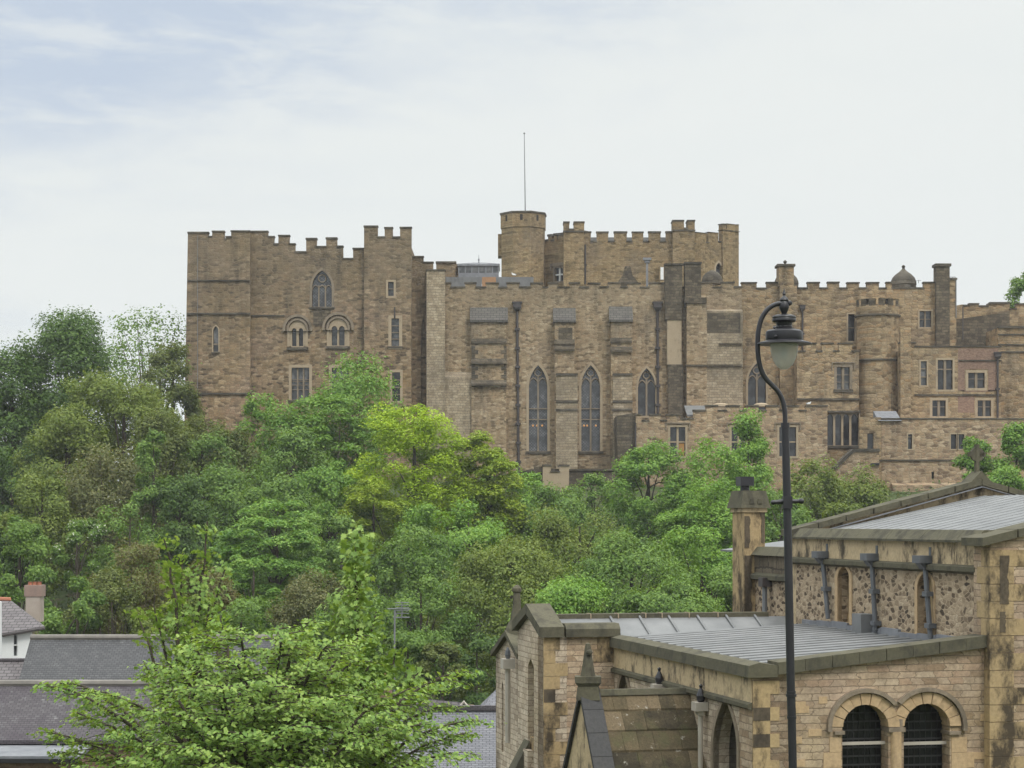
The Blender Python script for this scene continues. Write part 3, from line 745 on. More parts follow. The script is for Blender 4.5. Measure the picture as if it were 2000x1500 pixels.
# lead sheets behind the parapet, boards, rooflight
b = MB(); pr = front(232.5)
for x0, x1, y0 in ((869, 941, 541), (969, 1042, 541)):
    b.pbox(pr, x0, y0, x1, 568, 0, .12)
    for k in range(int((x1-x0)/8)): b.pbox(pr, x0+3+k*8, y0-.5, x0+4+k*8, 566, -.06, .0)
b.build('lead_sheet', M['lead'], hall)
MB().pbox(pr, 941.5, 541, 968.5, 568, .02, .14).build('timber_board', M['wood'], hall)
b = MB(); pc = front(238.0)
for x0, x1, y in ((852, 890, 513), (886, 900, 515)): b.pbox(pc, x0, y, x1, 560, 0 if x0 < 880 else .4, 1.5)
b.build('roof_turret', M['castle'], hall)
b = MB(); pc = front(238.0); b.pbox(pc, 851, 510.5, 891, 514, -.15, 1.6); b.build('coping', M['dark'], hall)
rl = MB(); c = at(934, 520, 240); hw = 40/F*240; zb, zt, ze = at(0, 543, 240).z, at(0, 517, 240).z, at(0, 508.5, 240).z
pg = front(237.5)
rl.pbox(pg, 895, 533, 974, 545, 0, 5); rl.pbox(pg, 893, 516, 976, 519.5, -.15, 5.2)
for x in (896, 909, 921.5, 935, 949, 962, 973.5): rl.pbox(pg, x-1.1, 519.5, x+1.1, 533.5, -.02, .15)
o = rl.build('rooflight', M['leadd'], hall)
MB().pbox(pg, 896, 519.6, 973, 533, .05, 4.9).build('pane', M['glassp'], o)
b = MB(); A = [pg.w(*pg.pt(x, 516), d) for x, d in ((893, -.15), (976, -.15), (976, 5.2), (893, 5.2))]; R1, R2 = pg.w(*pg.pt(922, 508.5), 2.5), pg.w(*pg.pt(947, 508.5), 2.5)
b.add(A+[R1, R2], [(0, 1, 5, 4), (1, 2, 5), (2, 3, 4, 5), (3, 0, 4), (0, 3, 2, 1)])
b.build('glazed_roof', M['glassp'], o)
b = MB()
for a_, c_ in ((A[0], R1), (A[1], R2), (R1, R2), ((A[0]+A[1])/2, (R1+R2)/2), (A[0]*.75+A[1]*.25, R1), (A[0]*.25+A[1]*.75, R2)): b.tube([a_, c_], .05, 5)
b.lathe([(.09, 0), (.05, .25), (.12, .4), (.03, .6), (.02, 1.0), (0, 1.05)], (R1+R2)/2, 8)
b.build('glazing_bar', M['leadd'], o)

# ------------------------------------------------------------------ castle: keep behind
YK = 292.0
keep = thing('castle_keep', 'tawny castle keep behind the hall with a round turret and battlements', 'castle keep', base(1210, YK+6))
def kx(px, Y=YK): return (px-HX)/F*Y
kA, kB, kC, kD = (kx(1064, YK+5), YK+5), (kx(1141), YK), (kx(1318), YK), (kx(1442, YK+7), YK+7)
f1, f2, f3 = between(kA, kB), between(kB, kC), between(kC, kD)
LK1 = [(1064, 470), (1070, 470), (1070, 460), (1077, 460), (1077, 470), (1082, 470), (1082, 458), (1088, 458), (1088, 469), (1091, 469), (1091, 457), (1101, 457)]
kw = rect(1083.5, 523, 1099.5, 549)
wall(keep, f1, LK1+[(1141, 457)], 640, [kw], 'keep', body=(478, 20))
window(keep, f1, kw, lights=2, rows=(536,), bar=2.6, barh=1, mat='glass', mm='whitep', surround=3, sm='mull', hood=True)
LK2 = merlons([(1141, 1154), (1165.5, 1188), (1199.5, 1224), (1234.5, 1256.5), (1267, 1290), (1300.5, 1318)], 453.5, 472, 1140.5, 1318)
wall(keep, f2, LK2, 640, [], 'keep', body=(480, 22))
MB().pbox(f2.off(3), 1150, 463.5, 1305, 480, 0, .2).build('lead_roof', M['lead'], keep)
kg = pointed(1398, 513, 1409.5, 541, 12)
LK3 = merlons([(1358, 1380), (1384, 1403)], 454.5, 474, 1317.5, 1442)
wall(keep, f3, LK3, 640, [kg], 'keep', body=(482, 18))
window(keep, f3, kg, mat='glass', surround=3, sm='trim', bar=2)
def turret(pl, x0, x1, ytop, notches, low, dep, bottom, mat='keep', shift=0.0):
    iv2 = []; p = x0
    for a, b_ in notches: iv2.append((p, a)); p = b_
    iv2.append((p, x1)); line = merlons(iv2, ytop, low, x0, x1)
    o = wall(keep, pl.off(-shift), line, bottom, [], mat, thick=dep, name='turret')
    MB().pbox(pl.off(-shift), x0-1.2, low+2.5, x1+1.2, low+5, -.12, dep+.1).build('string_course', M['dark'], keep)
turret(f2, 1101, 1141, 434, [(1112, 1121)], 448, 2.6, 640, shift=1.0)
turret(f2, 1314, 1357, 431, [(1336, 1343)], 446, 2.6, 640, shift=1.0)
turret(f3, 1412, 1443, 438, [(1418, 1420)], 447, 1.0, 640, shift=.35)
c = at(1022, 420, YK+4); R = 44.5/F*(YK+4); zt = c.z; zb = 6
oct_ = MB().lathe([(R, zb), (R, zt-2.3), (R*1.04, zt-2.2), (R*1.04, zt-.15), (0, zt-.15)], (c.x, c.y, 0), 8, a0=.3, a1=.3+2*math.pi)
o = oct_.build('round_turret', M['keep'], keep)
b = MB().lathe([(R*1.04, zt-.15), (R*1.08, zt-.1), (R*1.08, zt+.12), (0, zt+.14)], (c.x, c.y, 0), 8, a0=.3, a1=.3+2*math.pi); b.build('coping', M['dark'], o)
for k in range(8):                                      # a slit on each parapet face: a dark block whose colour stands for shade
    a = .3+math.pi/4*(k+.5); n_ = Vector((math.cos(a), math.sin(a), 0)); e_ = Vector((-n_.y, n_.x, 0)); q = Vector((c.x, c.y, 0))+n_*(R*1.04*math.cos(math.pi/8))
    MB().add([q+e_*x+n_*d+Vector((0, 0, z)) for d in (-.1, .012) for x, z in ((-.2, zt-1.25), (.2, zt-1.25), (.2, zt-.35), (-.2, zt-.35))], BX0).build('painted_slit', M['slit_shade'], o)
b = MB(); pk = front(YK+4-.4); b.pbox(pk, 972.5, 457, 985, 500, 0, 3); b.build('garderobe', M['keep'], keep)
pipe(keep, f2, 1143, 478, 555, r=.12, hopper=False, step=40)
b = MB(); pk = front(YK-8)
b.pbox(pk, 1262, 512, 1266, 560, 0, .35); b.pbox(pk, 1256, 503.5, 1272, 508, -.3, .7); b.pbox(pk, 1259, 508, 1269, 513, -.15, .5); b.build('flue', M['leadd'], keep)
gb = MB().prism(pk, P(pk, [(1206, 552), (1216, 538), (1221, 520), (1231, 520), (1236, 538), (1247, 552), (1247, 570), (1206, 570)]), (), 0, 1.2); gb.build('stone_gable', M['blacked'], keep)
b = MB(); pk = front(YK-2); b.pbox(pk, 1288, 518, 1297, 560, 0, 1.5); b.build('roof_turret', M['keep'], keep)
b = MB(); b.pbox(pk, 1290, 522, 1296, 546, -.05, .05); b.build('window', M['whitep'], keep)
pole = MB(); pb = Vector((at(1026, 300, YK+4).x, YK+4, zt+.14))
top = at(1024, 261, YK+4); pole.tube([pb, Vector((top.x, YK+4, top.z))], [.09, .045], 8)
pole.lathe([(0, -.1), (.16, 0), (.16, .1), (0, .2)], (top.x, YK+4, top.z), 8)
fp = pole.build('flagpole', M['rail']); tag(fp, 'tall bare flagpole standing on the round turret of the keep', 'flagpole')

# ------------------------------------------------------------------ castle: north range (right of the hall)
YR = 231.5
rng_ = thing('castle_range', 'long buff castle range with regular battlements and domed turrets on the skyline', 'castle range', base(1650, YR))
r0 = front(YR)
iv = [(1448.5, 1478), (1497, 1523), (1577, 1600.5), (1616.5, 1639), (1654.5, 1678), (1693, 1716.5), (1731, 1742), (1804, 1828)]
LR = merlons(iv, 552, 563, 1448, 1866)
g4 = pointed(1461, 709, 1496, 800, 38); dw = rect(1656.5, 613.5, 1669.5, 666); tw = rect(1796, 607.5, 1819, 639)
wall(rng_, r0, LR, 840, [g4, dw, tw], 'wing', body=(568, 14))
window(rng_, r0, g4, lights=2, bar=3.6, mat='glass', surround=4, tracery=True)
window(rng_, r0, dw, mat='glass', surround=3, bar=1.5, rows=(640,)); window(rng_, r0, tw, lights=2, bar=3, mat='glassp', surround=3, rows=(623,), barh=1)
# chimney with dome behind
a0, a1 = r0.pt(1519, 600)[0], r0.pt(1548.5, 600)[0]; zr = lambda y: r0.pt(1000, y)[1]
o = MB().box(r0, a0, a1, zr(560), zr(519), -.9, 1.2).run(r0, [(-.9, zr(560)), (-.9, zr(800)), (.0-.003, zr(800)), (-.003, zr(560))], a0+.15, a1+.35).build('chimney_stack', M['wing'], rng_)
MB().pbox(r0, 1516, 517.5, 1551, 522, -1.1, 1.4).build('coping', M['dark'], o)
b = MB().lathe([(.22, 0), (.12, .2), (.25, .38), (.1, .55), (0, .6)], r0.w((a0+a1)/2, zr(517.5), .15), 10); b.build('finial', M['dark'], o)
def dome(px, ytop, ybase, hwpx, Y, par):
    z0, z1 = at(0, ybase, Y).z, at(0, ytop, Y).z; R = hwpx/F*Y; H = z1-z0
    prof = [(R*.97, -1.5), (R*.97, 0), (R, .02*H), (R*.97, .18*H), (R*.85, .36*H), (R*.62, .52*H), (R*.36, .64*H), (R*.17, .75*H), (R*.09, .84*H), (R*.14, .9*H), (R*.12, .96*H), (0, H)]
    return MB().lathe(prof, (at(px, 500, Y).x, Y, z0), 18).build('dome', M['dark'], par, smooth=True)
dome(1536, 520, 556, 24, YR+3, rng_); dome(1764.5, 517.5, 557, 25.5, YR+2.6, rng_)
o = MB().pbox(r0, 1826, 520, 1852, 680, -.8, .8).build('chimney_stack', M['blacked'], rng_); MB().pbox(r0, 1823.5, 516.5, 1854.5, 521.5, -1.0, 1.0).build('coping', M['dark'], o)
o = MB().pbox(r0, 1852.5, 547, 1865.5, 680, -.6, .7).build('chimney_stack', M['wing'], rng_); MB().pbox(r0, 1852.5, 544, 1867, 548, -.75, .85).build('coping', M['dark'], o)
b = MB()
for x, y in ((1854, 541), (1860, 541), (1865, 541)): b.tube([r0.w(*r0.pt(x, 548), -.2), r0.w(*r0.pt(x, y), -.2)], .035, 5)
b.tube([r0.w(*r0.pt(1853, 541.5), -.2), r0.w(*r0.pt(1865.5, 541.5), -.2)], .035, 5); b.tube([r0.w(*r0.pt(1864.5, 548), -.75), r0.w(*r0.pt(1864.5, 622), -.75)], .06, 6)
b.build('handrail', M['rail'], rng_)
pipe(rng_, r0, 1567, 606, 790, r=.11, hw=5, step=46); pipe(rng_, r0, 1548, 700, 790, r=.08, hopper=False, step=60); pipe(rng_, r0, 1552.5, 690, 790, r=.08, hopper=False, step=60)
b = MB().tube([r0.w(*r0.pt(1795, 553), .3), r0.w(*r0.pt(1795, 546), .3)], .03, 5); b.tube([r0.w(*r0.pt(1790, 548), .3), r0.w(*r0.pt(1800, 547.5), .3)], .025, 5); b.build('aerial', M['rail'], rng_)

# ------------------------------------------------------------------ castle: wing with the round stair turret
wing = thing('castle_wing', 'lower castle wing with a round stair turret and mullioned windows', 'castle wing', base(1750, 226))
ct = at(1714, 600, 229.5); Rt = 42/F*229.5; zq = lambda y: at(0, y, 227).z
o = MB().lathe([(Rt*1.05, zq(860)), (Rt*1.05, zq(760)), (Rt*.97, zq(690)), (Rt*.97, zq(616)), (Rt, zq(614)), (Rt, zq(594)), (0, zq(594))], (ct.x, ct.y, 0), 24).build('round_turret', M['wing'], wing)
b = MB(); b.lathe([(Rt*.9, zq(616)), (Rt*1.06, zq(615)), (Rt*1.06, zq(612)), (Rt*.9, zq(611))], (ct.x, ct.y, 0), 24); b.lathe([(Rt*.9, zq(704)), (Rt*1.05, zq(703)), (Rt*1.05, zq(700.5)), (Rt*.9, zq(699))], (ct.x, ct.y, 0), 24)
b.build('string_course', M['dark'], o)
b = MB()
for k in range(7):
    a = math.radians(180+25.7*k+5); b.lathe([(Rt-.7, zq(596)), (Rt+.01, zq(596)), (Rt+.01, zq(582)), (Rt-.7, zq(582)), (Rt-.7, zq(596))], (ct.x, ct.y, 0), 3, a0=a, a1=a+math.radians(17))
b.build('battlement', M['blacked'], o)
s0 = front(227.0)
LW = merlons([(1573, 1594), (1605, 1628), (1639, 1664)], 671, 686, 1557, 1678)
n1_ = rect(1634.5, 717, 1659.5, 760); n4 = rect(1614.5, 807, 1677.5, 870)
wall(wing, s0, LW, 920, [n1_, n4], 'wing', body=(690, 6), rev=.6)
window(wing, s0, n1_, lights=2, bar=5, mat='glassp', surround=5, sill=6, sm='mull', rows=(732, 746), barh=1, hood=True)
window(wing, s0, n4, rev=.6, lights=4, bar=4, mat='glass', surround=2, sill=5, mm='trim')
b = MB()
for i in range(4):
    x = 1614.5+15.75*i; hole = pointed(x+2, 808, x+13.75, 830, 8)
    top = hole[:-2]
    b.prism(s0, P(s0, top+[(x+13.75, 806.5), (x+2, 806.5)]), (), .3, .5)
b.build('window_head', M['trim'], wing)
b = MB().pbox(s0, 1557, 778, 1679, 781.5, -.2, .1); b.pbox(s0, 1612, 802, 1680, 806, -.2, .1); b.build('string_course', M['dark'], wing)
m0 = front(226.0)
v1, v2, v3, v4, v5 = rect(1798.5, 705.5, 1810, 752.5), rect(1831.5, 703, 1860.5, 761), rect(1891, 728, 1923, 758), rect(1821, 782, 1847, 813), rect(1909.5, 782, 1935.5, 813)
sl1 = rect(1729.5, 766, 1741, 806)
LM = [(1757, 670), (1787, 670), (1787, 677), (1955, 677)]
wall(wing, m0, LM, 860, [v1, v2, v3, v4, v5], 'wing', body=(684, 6), rev=.4)
MB().pbox(m0, 1871, 774, 1903, 806, -.012, .02).build('brick_panel', M['brick'], wing)
b = MB(); b.prism(m0, P(m0, rect(1871, 680, 1950, 762)), [P(m0, grow(v3, 7))], -.012, .02, through=True); b.build('brick_panel', M['brick'], wing)
window(wing, m0, v1, rev=.4, rows=(720, 736), bar=2, mat='glassp', surround=3); window(wing, m0, v2, rev=.4, lights=2, rows=(721,), bar=5, barh=2, mat='glass', surround=4)
for q in (v3, v4, v5): window(wing, m0, q, rev=.4, lights=2, bar=5, mat='glass', surround=5, sm='trim', rows=(sum(y for _, y in q)/4-3,), barh=1)
b = MB(); b.pbox(m0, 1786, 770, 1956, 773, -.12, .1); b.pbox(m0, 1872, 703, 1956, 705.5, -.12, .05); b.build('string_course', M['dark'], wing)
pipe(wing, m0, 1948, 700, 816, r=.12, hw=6, step=60); pipe(wing, m0, 1880, 600, 664, r=.07, hopper=False, step=80)
MB().pbox(front(227.4), 1729.5, 766, 1741, 806, -.25, .02).build('door', M['glass'], wing)
MB().pbox(front(225.9), 1758, 640, 1778, 860, -.3, .3).build('pier', M['wing'], wing)
# terrace wall, stair, small door
ter = thing('terrace_wall', 'pale stone terrace wall with small windows below the round stair turret', 'wall', base(1850, 221))
t0 = front(221.0)
u1, u2, u3, u4, u5 = rect(1773.5, 848, 1781.5, 877), rect(1857, 848, 1868.5, 877), rect(1872, 848, 1883.5, 877), rect(1957, 846, 1967, 870), rect(1819.5, 921, 1824.5, 935)
wall(ter, t0, [(1722, 818), (2150, 818)], 985, [u1, u2, u3, u4, u5], 'castle_low', body=(822, 5))
window(ter, t0, u1, mat='glassp', surround=2.5, rows=(853,), bar=1.5)
for q in (u2, u3, u4): window(ter, t0, q, mat='glass', surround=2.5)
window(ter, t0, u5, mat='glass')
b = MB().pbox(t0, 1712, 897.5, 2150, 900.5, -.14, .1); b.build('string_course', M['dark'], ter)
b = MB().run(t0, [(-1.0, t0.pt(0, 948)[1]), (-1.0, -2), (-.003, -2), (-.003, t0.pt(0, 943)[1])], t0.pt(1740, 900)[0], t0.pt(2150, 900)[0]); b.build('footing', M['castle_low'], ter)
t1_ = front(220.2)
LS = [(1626, 920), (1664, 884), (1713, 884)]
dd = rect(1694, 846.5, 1706, 877)
b = MB().prism(t1_, P(t1_, [(1626, 918), (1664, 882), (1713, 882), (1713, 985), (1626, 985)]), (), -1.2, .8); b.build('stair_parapet', M['castle_low'], ter)
b = MB().prism(t1_, P(t1_, [(1625, 913), (1663, 877), (1714, 877), (1714, 882.5), (1665, 882.5), (1627, 919)]), (), -1.35, .95); b.build('coping', M['dark'], ter)
b = MB().prism(t0, P(t0, [(1679, 815), (1721.5, 815), (1721.5, 985), (1679, 985)]), [P(t0, dd)], 0, .7, .4); b.build('wall', M['wing'], ter)
MB().pbox(t0, 1694.5, 847, 1705.5, 876.9, .3, .38).build('door', M['glass'], ter)
b = MB().run(t0, [(-.3, t0.pt(0, 822)[1]), (3, t0.pt(0, 800)[1]), (3, t0.pt(0, 822)[1])], t0.pt(1715, 800)[0], t0.pt(1760, 800)[0]); b.build('lead_roof', M['leadd'], ter)
MB().pbox(t1_, 1696, 905, 1713, 909, -1.5, -1.0).build('lamp_bracket', M['iron'], ter)
# far right curtain wall
cur = thing('curtain_wall', 'ruined looking curtain wall at the right edge behind the castle wing', 'wall', base(1960, 238))
c0 = front(238.0)
LC = [(1866, 597), (1880, 594.5), (1881, 597), (1893, 597), (1893, 594), (1912, 594), (1912, 598), (1930, 598), (1930, 594), (1934, 594), (1934, 592), (1972, 592), (1972, 603), (1985, 603), (1985, 594), (2040, 594), (2040, 604), (2060, 604), (2060, 594), (2150, 594)]
s1_, s2_ = rect(1903, 651, 1905.5, 672), rect(1908, 651, 1910.5, 672)
wall(cur, c0, LC, 860, [s1_, s2_], 'wing', body=(606, 4))
for q in (s1_, s2_): window(cur, c0, q)
b = MB().prism(front(236), P(front(236), [(1836, 640), (1846, 627), (1880, 622), (1950, 612), (1972, 607), (1972, 860), (1836, 860)]), (), 0, 1.2); b.build('buttress_wall', M['blacked'], cur)
b = MB(); cf = front(228.5)
b.prism(cf, P(cf, [(1950, 640), (2150, 640), (2150, 860), (1950, 860)]), (), 0, 6); b.build('wall', M['wing'], cur)
b = MB()
for y in (652, 672, 686): b.pbox(cf, 1949, y, 2150, y+2.5, -.14, .1)
b.pbox(cf, 1949, 637, 2150, 641, -.2, .3); b.build('string_course', M['dark'], cur)

# ------------------------------------------------------------------ castle: low battlemented range in front
low = thing('low_battlemented_range', 'low battlemented stone range in front of the great hall with two-light windows', 'castle range', base(1420, 222))
l0 = front(222.0)
ivL = [(1242, 1262), (1274, 1296), (1305, 1322), (1333, 1353), (1353.5, 1377, 800), (1394, 1416, 794), (1432, 1454, 794), (1471, 1493, 794), (1509, 1531, 794), (1548, 1570, 794), (1586, 1616, 794)]
LL = [(1242, 810), (1254, 810), (1254, 822), (1268, 822), (1268, 810), (1290, 810), (1290, 822), (1302, 822), (1302, 810), (1330, 810), (1330, 818), (1354, 818), (1354, 802), (1378, 802), (1378, 793), (1402, 793), (1402, 802), (1419, 802), (1419, 793), (1444, 793), (1444, 802), (1458, 802), (1458, 793), (1482, 793), (1482, 802), (1497, 802), (1497, 793), (1522, 793), (1522, 802), (1536, 802), (1536, 793), (1560, 793), (1560, 802), (1575, 802), (1575, 793), (1616, 793)]
lw = [rect(1309, 834, 1338.5, 891), rect(1429, 834, 1457, 891), rect(1522, 834, 1555, 891)]
wall(low, l0, LL, 960, lw, 'castle_low', body=(826, 6))
for i, q in enumerate(lw):
    x0, x1 = q[0][0], q[1][0]
    o = window(low, l0, q, lights=2, rows=(863,), bar=4, barh=2.5, mat='glass', surround=4, hood=True, mm='trim')
    if i == 0:
        MB().pbox(l0, (x0+x1)/2+3, 866, x1-1.5, 890, .375, .385).build('window_glow', M['glow'], o)  # glowing sheet stands in for the lit room behind the pane
b = MB(); ls = front(225); A = [ls.w(*ls.pt(x, y), d) for x, y, d in ((1339, 812, -2), (1392, 812, -2), (1392, 790, 2), (1339, 790, 2))]; b.slab(A, .2); b.build('lead_roof', M['lead'], low)
b = MB()
for x in (1402, 1482): b.lathe([(.9, 0), (.85, .25), (.5, .4), (0, .45)], l0.w(*l0.pt(x+8, 793), 1.4), 12)
b.build('roof_vent', M['trim'], low, smooth=True)
b = MB(); ll = front(222.5); b.prism(ll, P(ll, [(1205, 812), (1243, 806), (1243, 965), (1207, 965)]), (), 0, 7); b.build('end_pier', M['blacked'], low)
pipe(low, l0, 1241, 826, 905, r=.1, hopper=False, step=50)
# parapet stub and retaining wall under the hall
stub = thing('battlemented_pier', 'pale battlemented stone pier rising among the trees below the hall', 'wall', base(1086, 218))
sp_ = front(218.0)
wall(stub, sp_, [(1060, 909), (1076, 909), (1076, 921), (1093, 921), (1093, 909), (1111.5, 909)], 1000, [], 'trim', thick=3)
MB().pbox(sp_, 1043, 911, 1059.5, 1000, .5, 3).build('side_pier', M['blacked'], stub)
ret = thing('retaining_wall', 'dark stone retaining wall at the foot of the great hall', 'wall', base(1080, 221))
rw = front(221.0)
wall(ret, rw, [(905, 935), (960, 930), (1012, 923), (1048, 918), (1200, 919)], 1010, [], 'blacked', thick=1.0, cap=False)
MB().prism(rw, P(rw, [(1012, 920.5), (1048, 915.5), (1200, 916), (1200, 919.5), (1048, 919), (1012, 924)]), (), -.2, 1.2).build('coping', M['dark'], ret)

# ------------------------------------------------------------------ church in the foreground
TH = math.radians(13.2)
U2, V2 = Vector((-math.sin(TH), math.cos(TH))), Vector((math.cos(TH), math.sin(TH)))
C0 = Vector((4.905, 40.0))
church = thing('church', 'old sandstone church with lead roofs and round arched twin windows in the foreground', 'church', (C0.x, C0.y, -9.6), TH)
def cw(v, u, z): q = C0+V2*v+U2*u; return Vector((q.x, q.y, z))
def endp(u): return Pl(C0+U2*u, V2, U2)                 # walls that face the camera
def sidep(v): return Pl(C0+V2*v, U2, V2)                # walls that face left
A0, S0, N0 = endp(0), sidep(0), sidep(5.3)
ZB = -9.6
# west wall of the aisle with the twin windows; its raking top follows the lean-to roof
o1, o2 = roundtop(1645, 1375, 1735, 1560, 18), roundtop(1765, 1373, 1855, 1560, 18)
def zA(px, py): return A0.pt(px, py)
wl = [zA(1470, 1322), zA(1945, 1262), zA(1945, 1200), (9.6, zA(1945, 1200)[1]), (9.6, ZB), (zA(1470, 1322)[0], ZB)]
MB().prism(A0, wl, [P(A0, o1), P(A0, o2)], 0, .8, .42).build('end_wall', M['church'], church)
for q in (o1, o2):
    w = window(church, A0, q, rev=.42, mat='glassc')
    xs = [p[0] for p in q]; b = MB()
    b.pbox(A0, min(xs)-1, 1451.5, max(xs)+1, 1455, .16, .2); b.build('saddle_bar', M['pipe_pale'], w)
    b = MB()
    for i in range(1, 8):
        x = min(xs)+(max(xs)-min(xs))*i/8; b.pbox(A0, x-.35, arch_top(q, x)+2, x+.35, 1560, .33, .345)
    for y in range(1395, 1560, 17): b.pbox(A0, min(xs)+(6 if y < 1412 else 1), y, max(xs)-(6 if y < 1412 else 1), y+.7, .33, .345)
    b.build('window_guard', M['guard'], w)
    cx, cy, r = (min(xs)+max(xs))/2, min(y for _, y in q)+45, 45
    b = MB(); k = 9                                     # arch stones, each a wedge of its own height
    for i in range(k):
        a, c = math.pi*i/k+.012, math.pi*(i+1)/k-.012; dp = -.02-.012*((i*7) % 3)
        vs = []
        for d in (dp, .38):
            for rr, aa in ((r-1, a), (r+21, a), (r+21, (a+c)/2), (r+21, c), (r-1, c), (r-1, (a+c)/2)):
                vs.append(A0.w(*A0.pt(cx-rr*math.cos(aa), cy-rr*math.sin(aa)), d))
        b.add(vs, [(0, 1, 2, 5), (5, 2, 3, 4), (6, 11, 8, 7), (11, 10, 9, 8)]+[(j, j+6, (j+1) % 6+6, (j+1) % 6) for j in range(6)])
    b.build('arch', M['voussoir'], w)
    b = MB(); left = cx < 1750
    def arcpts(r0, aa, bb, n=16): return [(cx-r0*math.cos(aa+(bb-aa)*i/n), cy-r0*math.sin(aa+(bb-aa)*i/n)) for i in range(n+1)]
    a, c = (-.12, math.radians(141)) if left else (math.radians(39), math.pi+.12)
    ou, ii = arcpts(r+31, a, c), arcpts(r+23, a, c)
    b.prism(A0, P(A0, ou+ii[::-1]), (), -.10, .05); b.build('hood_mould', M['mull'], w)
b = MB()
for x0, x1, y0, y1 in ((1736, 1764, 1421, 1429), (1630, 1646, 1428, 1434), (1854, 1872, 1428, 1434)): b.pbox(A0, x0-2, y0, x1+2, y1, -.07, .38)
b.pbox(A0, 1738, 1405, 1762, 1421, -.03, .36); b.build('impost', M['mull'], church)
b = MB().tube([A0.w(*A0.pt(1750, 1429), .02), A0.w(*A0.pt(1750, 1560), .02)], .125, 12); b.build('shaft', M['voussoir'], church, smooth=True)
b = MB()
for i, y in enumerate(range(1330, 1560, 26)):           # quoins, tall and long in turn
    b.pbox(A0, 1470, y, 1470+(34 if i % 2 else 52), y+25.4, -.014, .05)
b.build('quoin', M['cashlar'], church)
b = MB()
rnd = random.Random(4)
for i in range(46):                                     # odd squared blocks that stand slightly proud
    x, y = 1530+rnd.random()*400, 1345+rnd.random()*150; hw_ = 13+rnd.random()*16
    if y < 1330+ (1945-x)*.13-20 or (1600 < x < 1900 and y > 1325): continue
    b.pbox(A0, x, y, x+hw_, y+13, -.01, .02)
for y in range(1440, 1560, 30):
    b.pbox(A0, 1858, y, 1858+(44 if (y//30) % 2 else 30), y+28.5, -.016, .05); b.pbox(A0, 1642-(34 if (y//30) % 2 else 22), y, 1642, y+28.5, -.016, .05)
b.build('squared_block', M['voussoir'], church)
MB().pbox(A0, 1968, 1472, 1987, 1478, -.02, .02).build('vent', M['iron'], church)
# south wall of the aisle
a_far = 10.1
zc = -3.18
lan1, lan2, lan3 = pointed(1394, 1364, 1441, 1640, 100), pointed(1272, 1328, 1290, 1600, 60), pointed(1209, 1312, 1229, 1600, 50)
MB().prism(S0, [(.0, zc), (a_far, zc), (a_far, ZB), (0, ZB)], [P(S0, q) for q in (lan1, lan2, lan3)], 0.003, .8, .4).build('side_wall', M['church_side'], church)
for q in (lan1, lan2, lan3):
    w = window(church, S0, q, rev=.4, mat='glassc', surround=4, sm='mull')
b = MB(); b.run(S0, [(-.09, zc), (-.09, zc-.02), (.0, zc-.02), (.05, zc-.02), (.05, zc)], .0, a_far)
b.box(S0, .03, a_far, -3.72, zc-.0, -.02, .05); b.build('parapet_band', M['parapet'], church)
MB().run(S0, [(-.02, -3.70), (-.10, -3.74), (-.10, -3.82), (-.02, -3.86), (.03, -3.86), (.03, -3.70)], .02, a_far).build('string_course', M['coping'], church)
# copings of the aisle: along the side and raking up the end wall
MB().run(S0, [(-.12, zc+.24), (-.14, zc), (.5, zc), (.5, zc+.24), (.1, zc+.30)], -.12, a_far).build('coping', M['coping'], church)
zr_ = A0.pt(1945, 1262)[1]
def rake(v0, z0, v1, z1, d0, d1, h):
    return [cw(v0, d0, z0), cw(v1, d0, z1), cw(v1, d1, z1), cw(v0, d1, z0), cw(v0, d0, z0+h), cw(v1, d0, z1+h), cw(v1, d1, z1+h), cw(v0, d1, z0+h)]
BX = [(0, 1, 2, 3), (4, 7, 6, 5), (0, 4, 5, 1), (1, 5, 6, 2), (2, 6, 7, 3), (3, 7, 4, 0)]
b = MB(); n = 8
for i in range(n):                                      # separate coping stones with open joints
    v0, v1 = .5+(5.25-.5)*i/n+.006, .5+(5.25-.5)*(i+1)/n-.006
    z = lambda v: zc+(zr_-zc)*(v/5.3)
    b.add(rake(v0, z(v0), v1, z(v1), -.14+.008*(i % 2), .5, .25), BX)
b.build('raking_coping', M['coping'], church)
# lead lean-to roof with rolls
def zroof(v): return -3.02+.29*(v/5.3)
b = MB(); b.slab([cw(.35, .4, zroof(.35)), cw(5.3, .4, zroof(5.3)), cw(5.3, a_far+.1, zroof(5.3)), cw(.35, a_far+.1, zroof(.35))], .06)
o = b.build('lead_roof', M['lead'], church)
b = MB()
for i in range(16):
    u = .75+i*.62
    b.tube([cw(.42, u, zroof(.42)+.03), cw(5.28, u, zroof(5.28)+.03)], .06, 6)
b.build('lead_roll', M['lead'], o)
b = MB()
for i in range(10): b.box(S0, .5+i, 1.49+i, zroof(5.3)-.02, zroof(5.3)+.16+.03*((i*5) % 3), 5.22, 5.31)
b.build('flashing', M['leadd'], o)
MB().box(S0, 6.0, 6.55, zroof(5.3), zroof(5.3)+.5, 4.95, 5.3).build('lead_box', M['lead'], o)
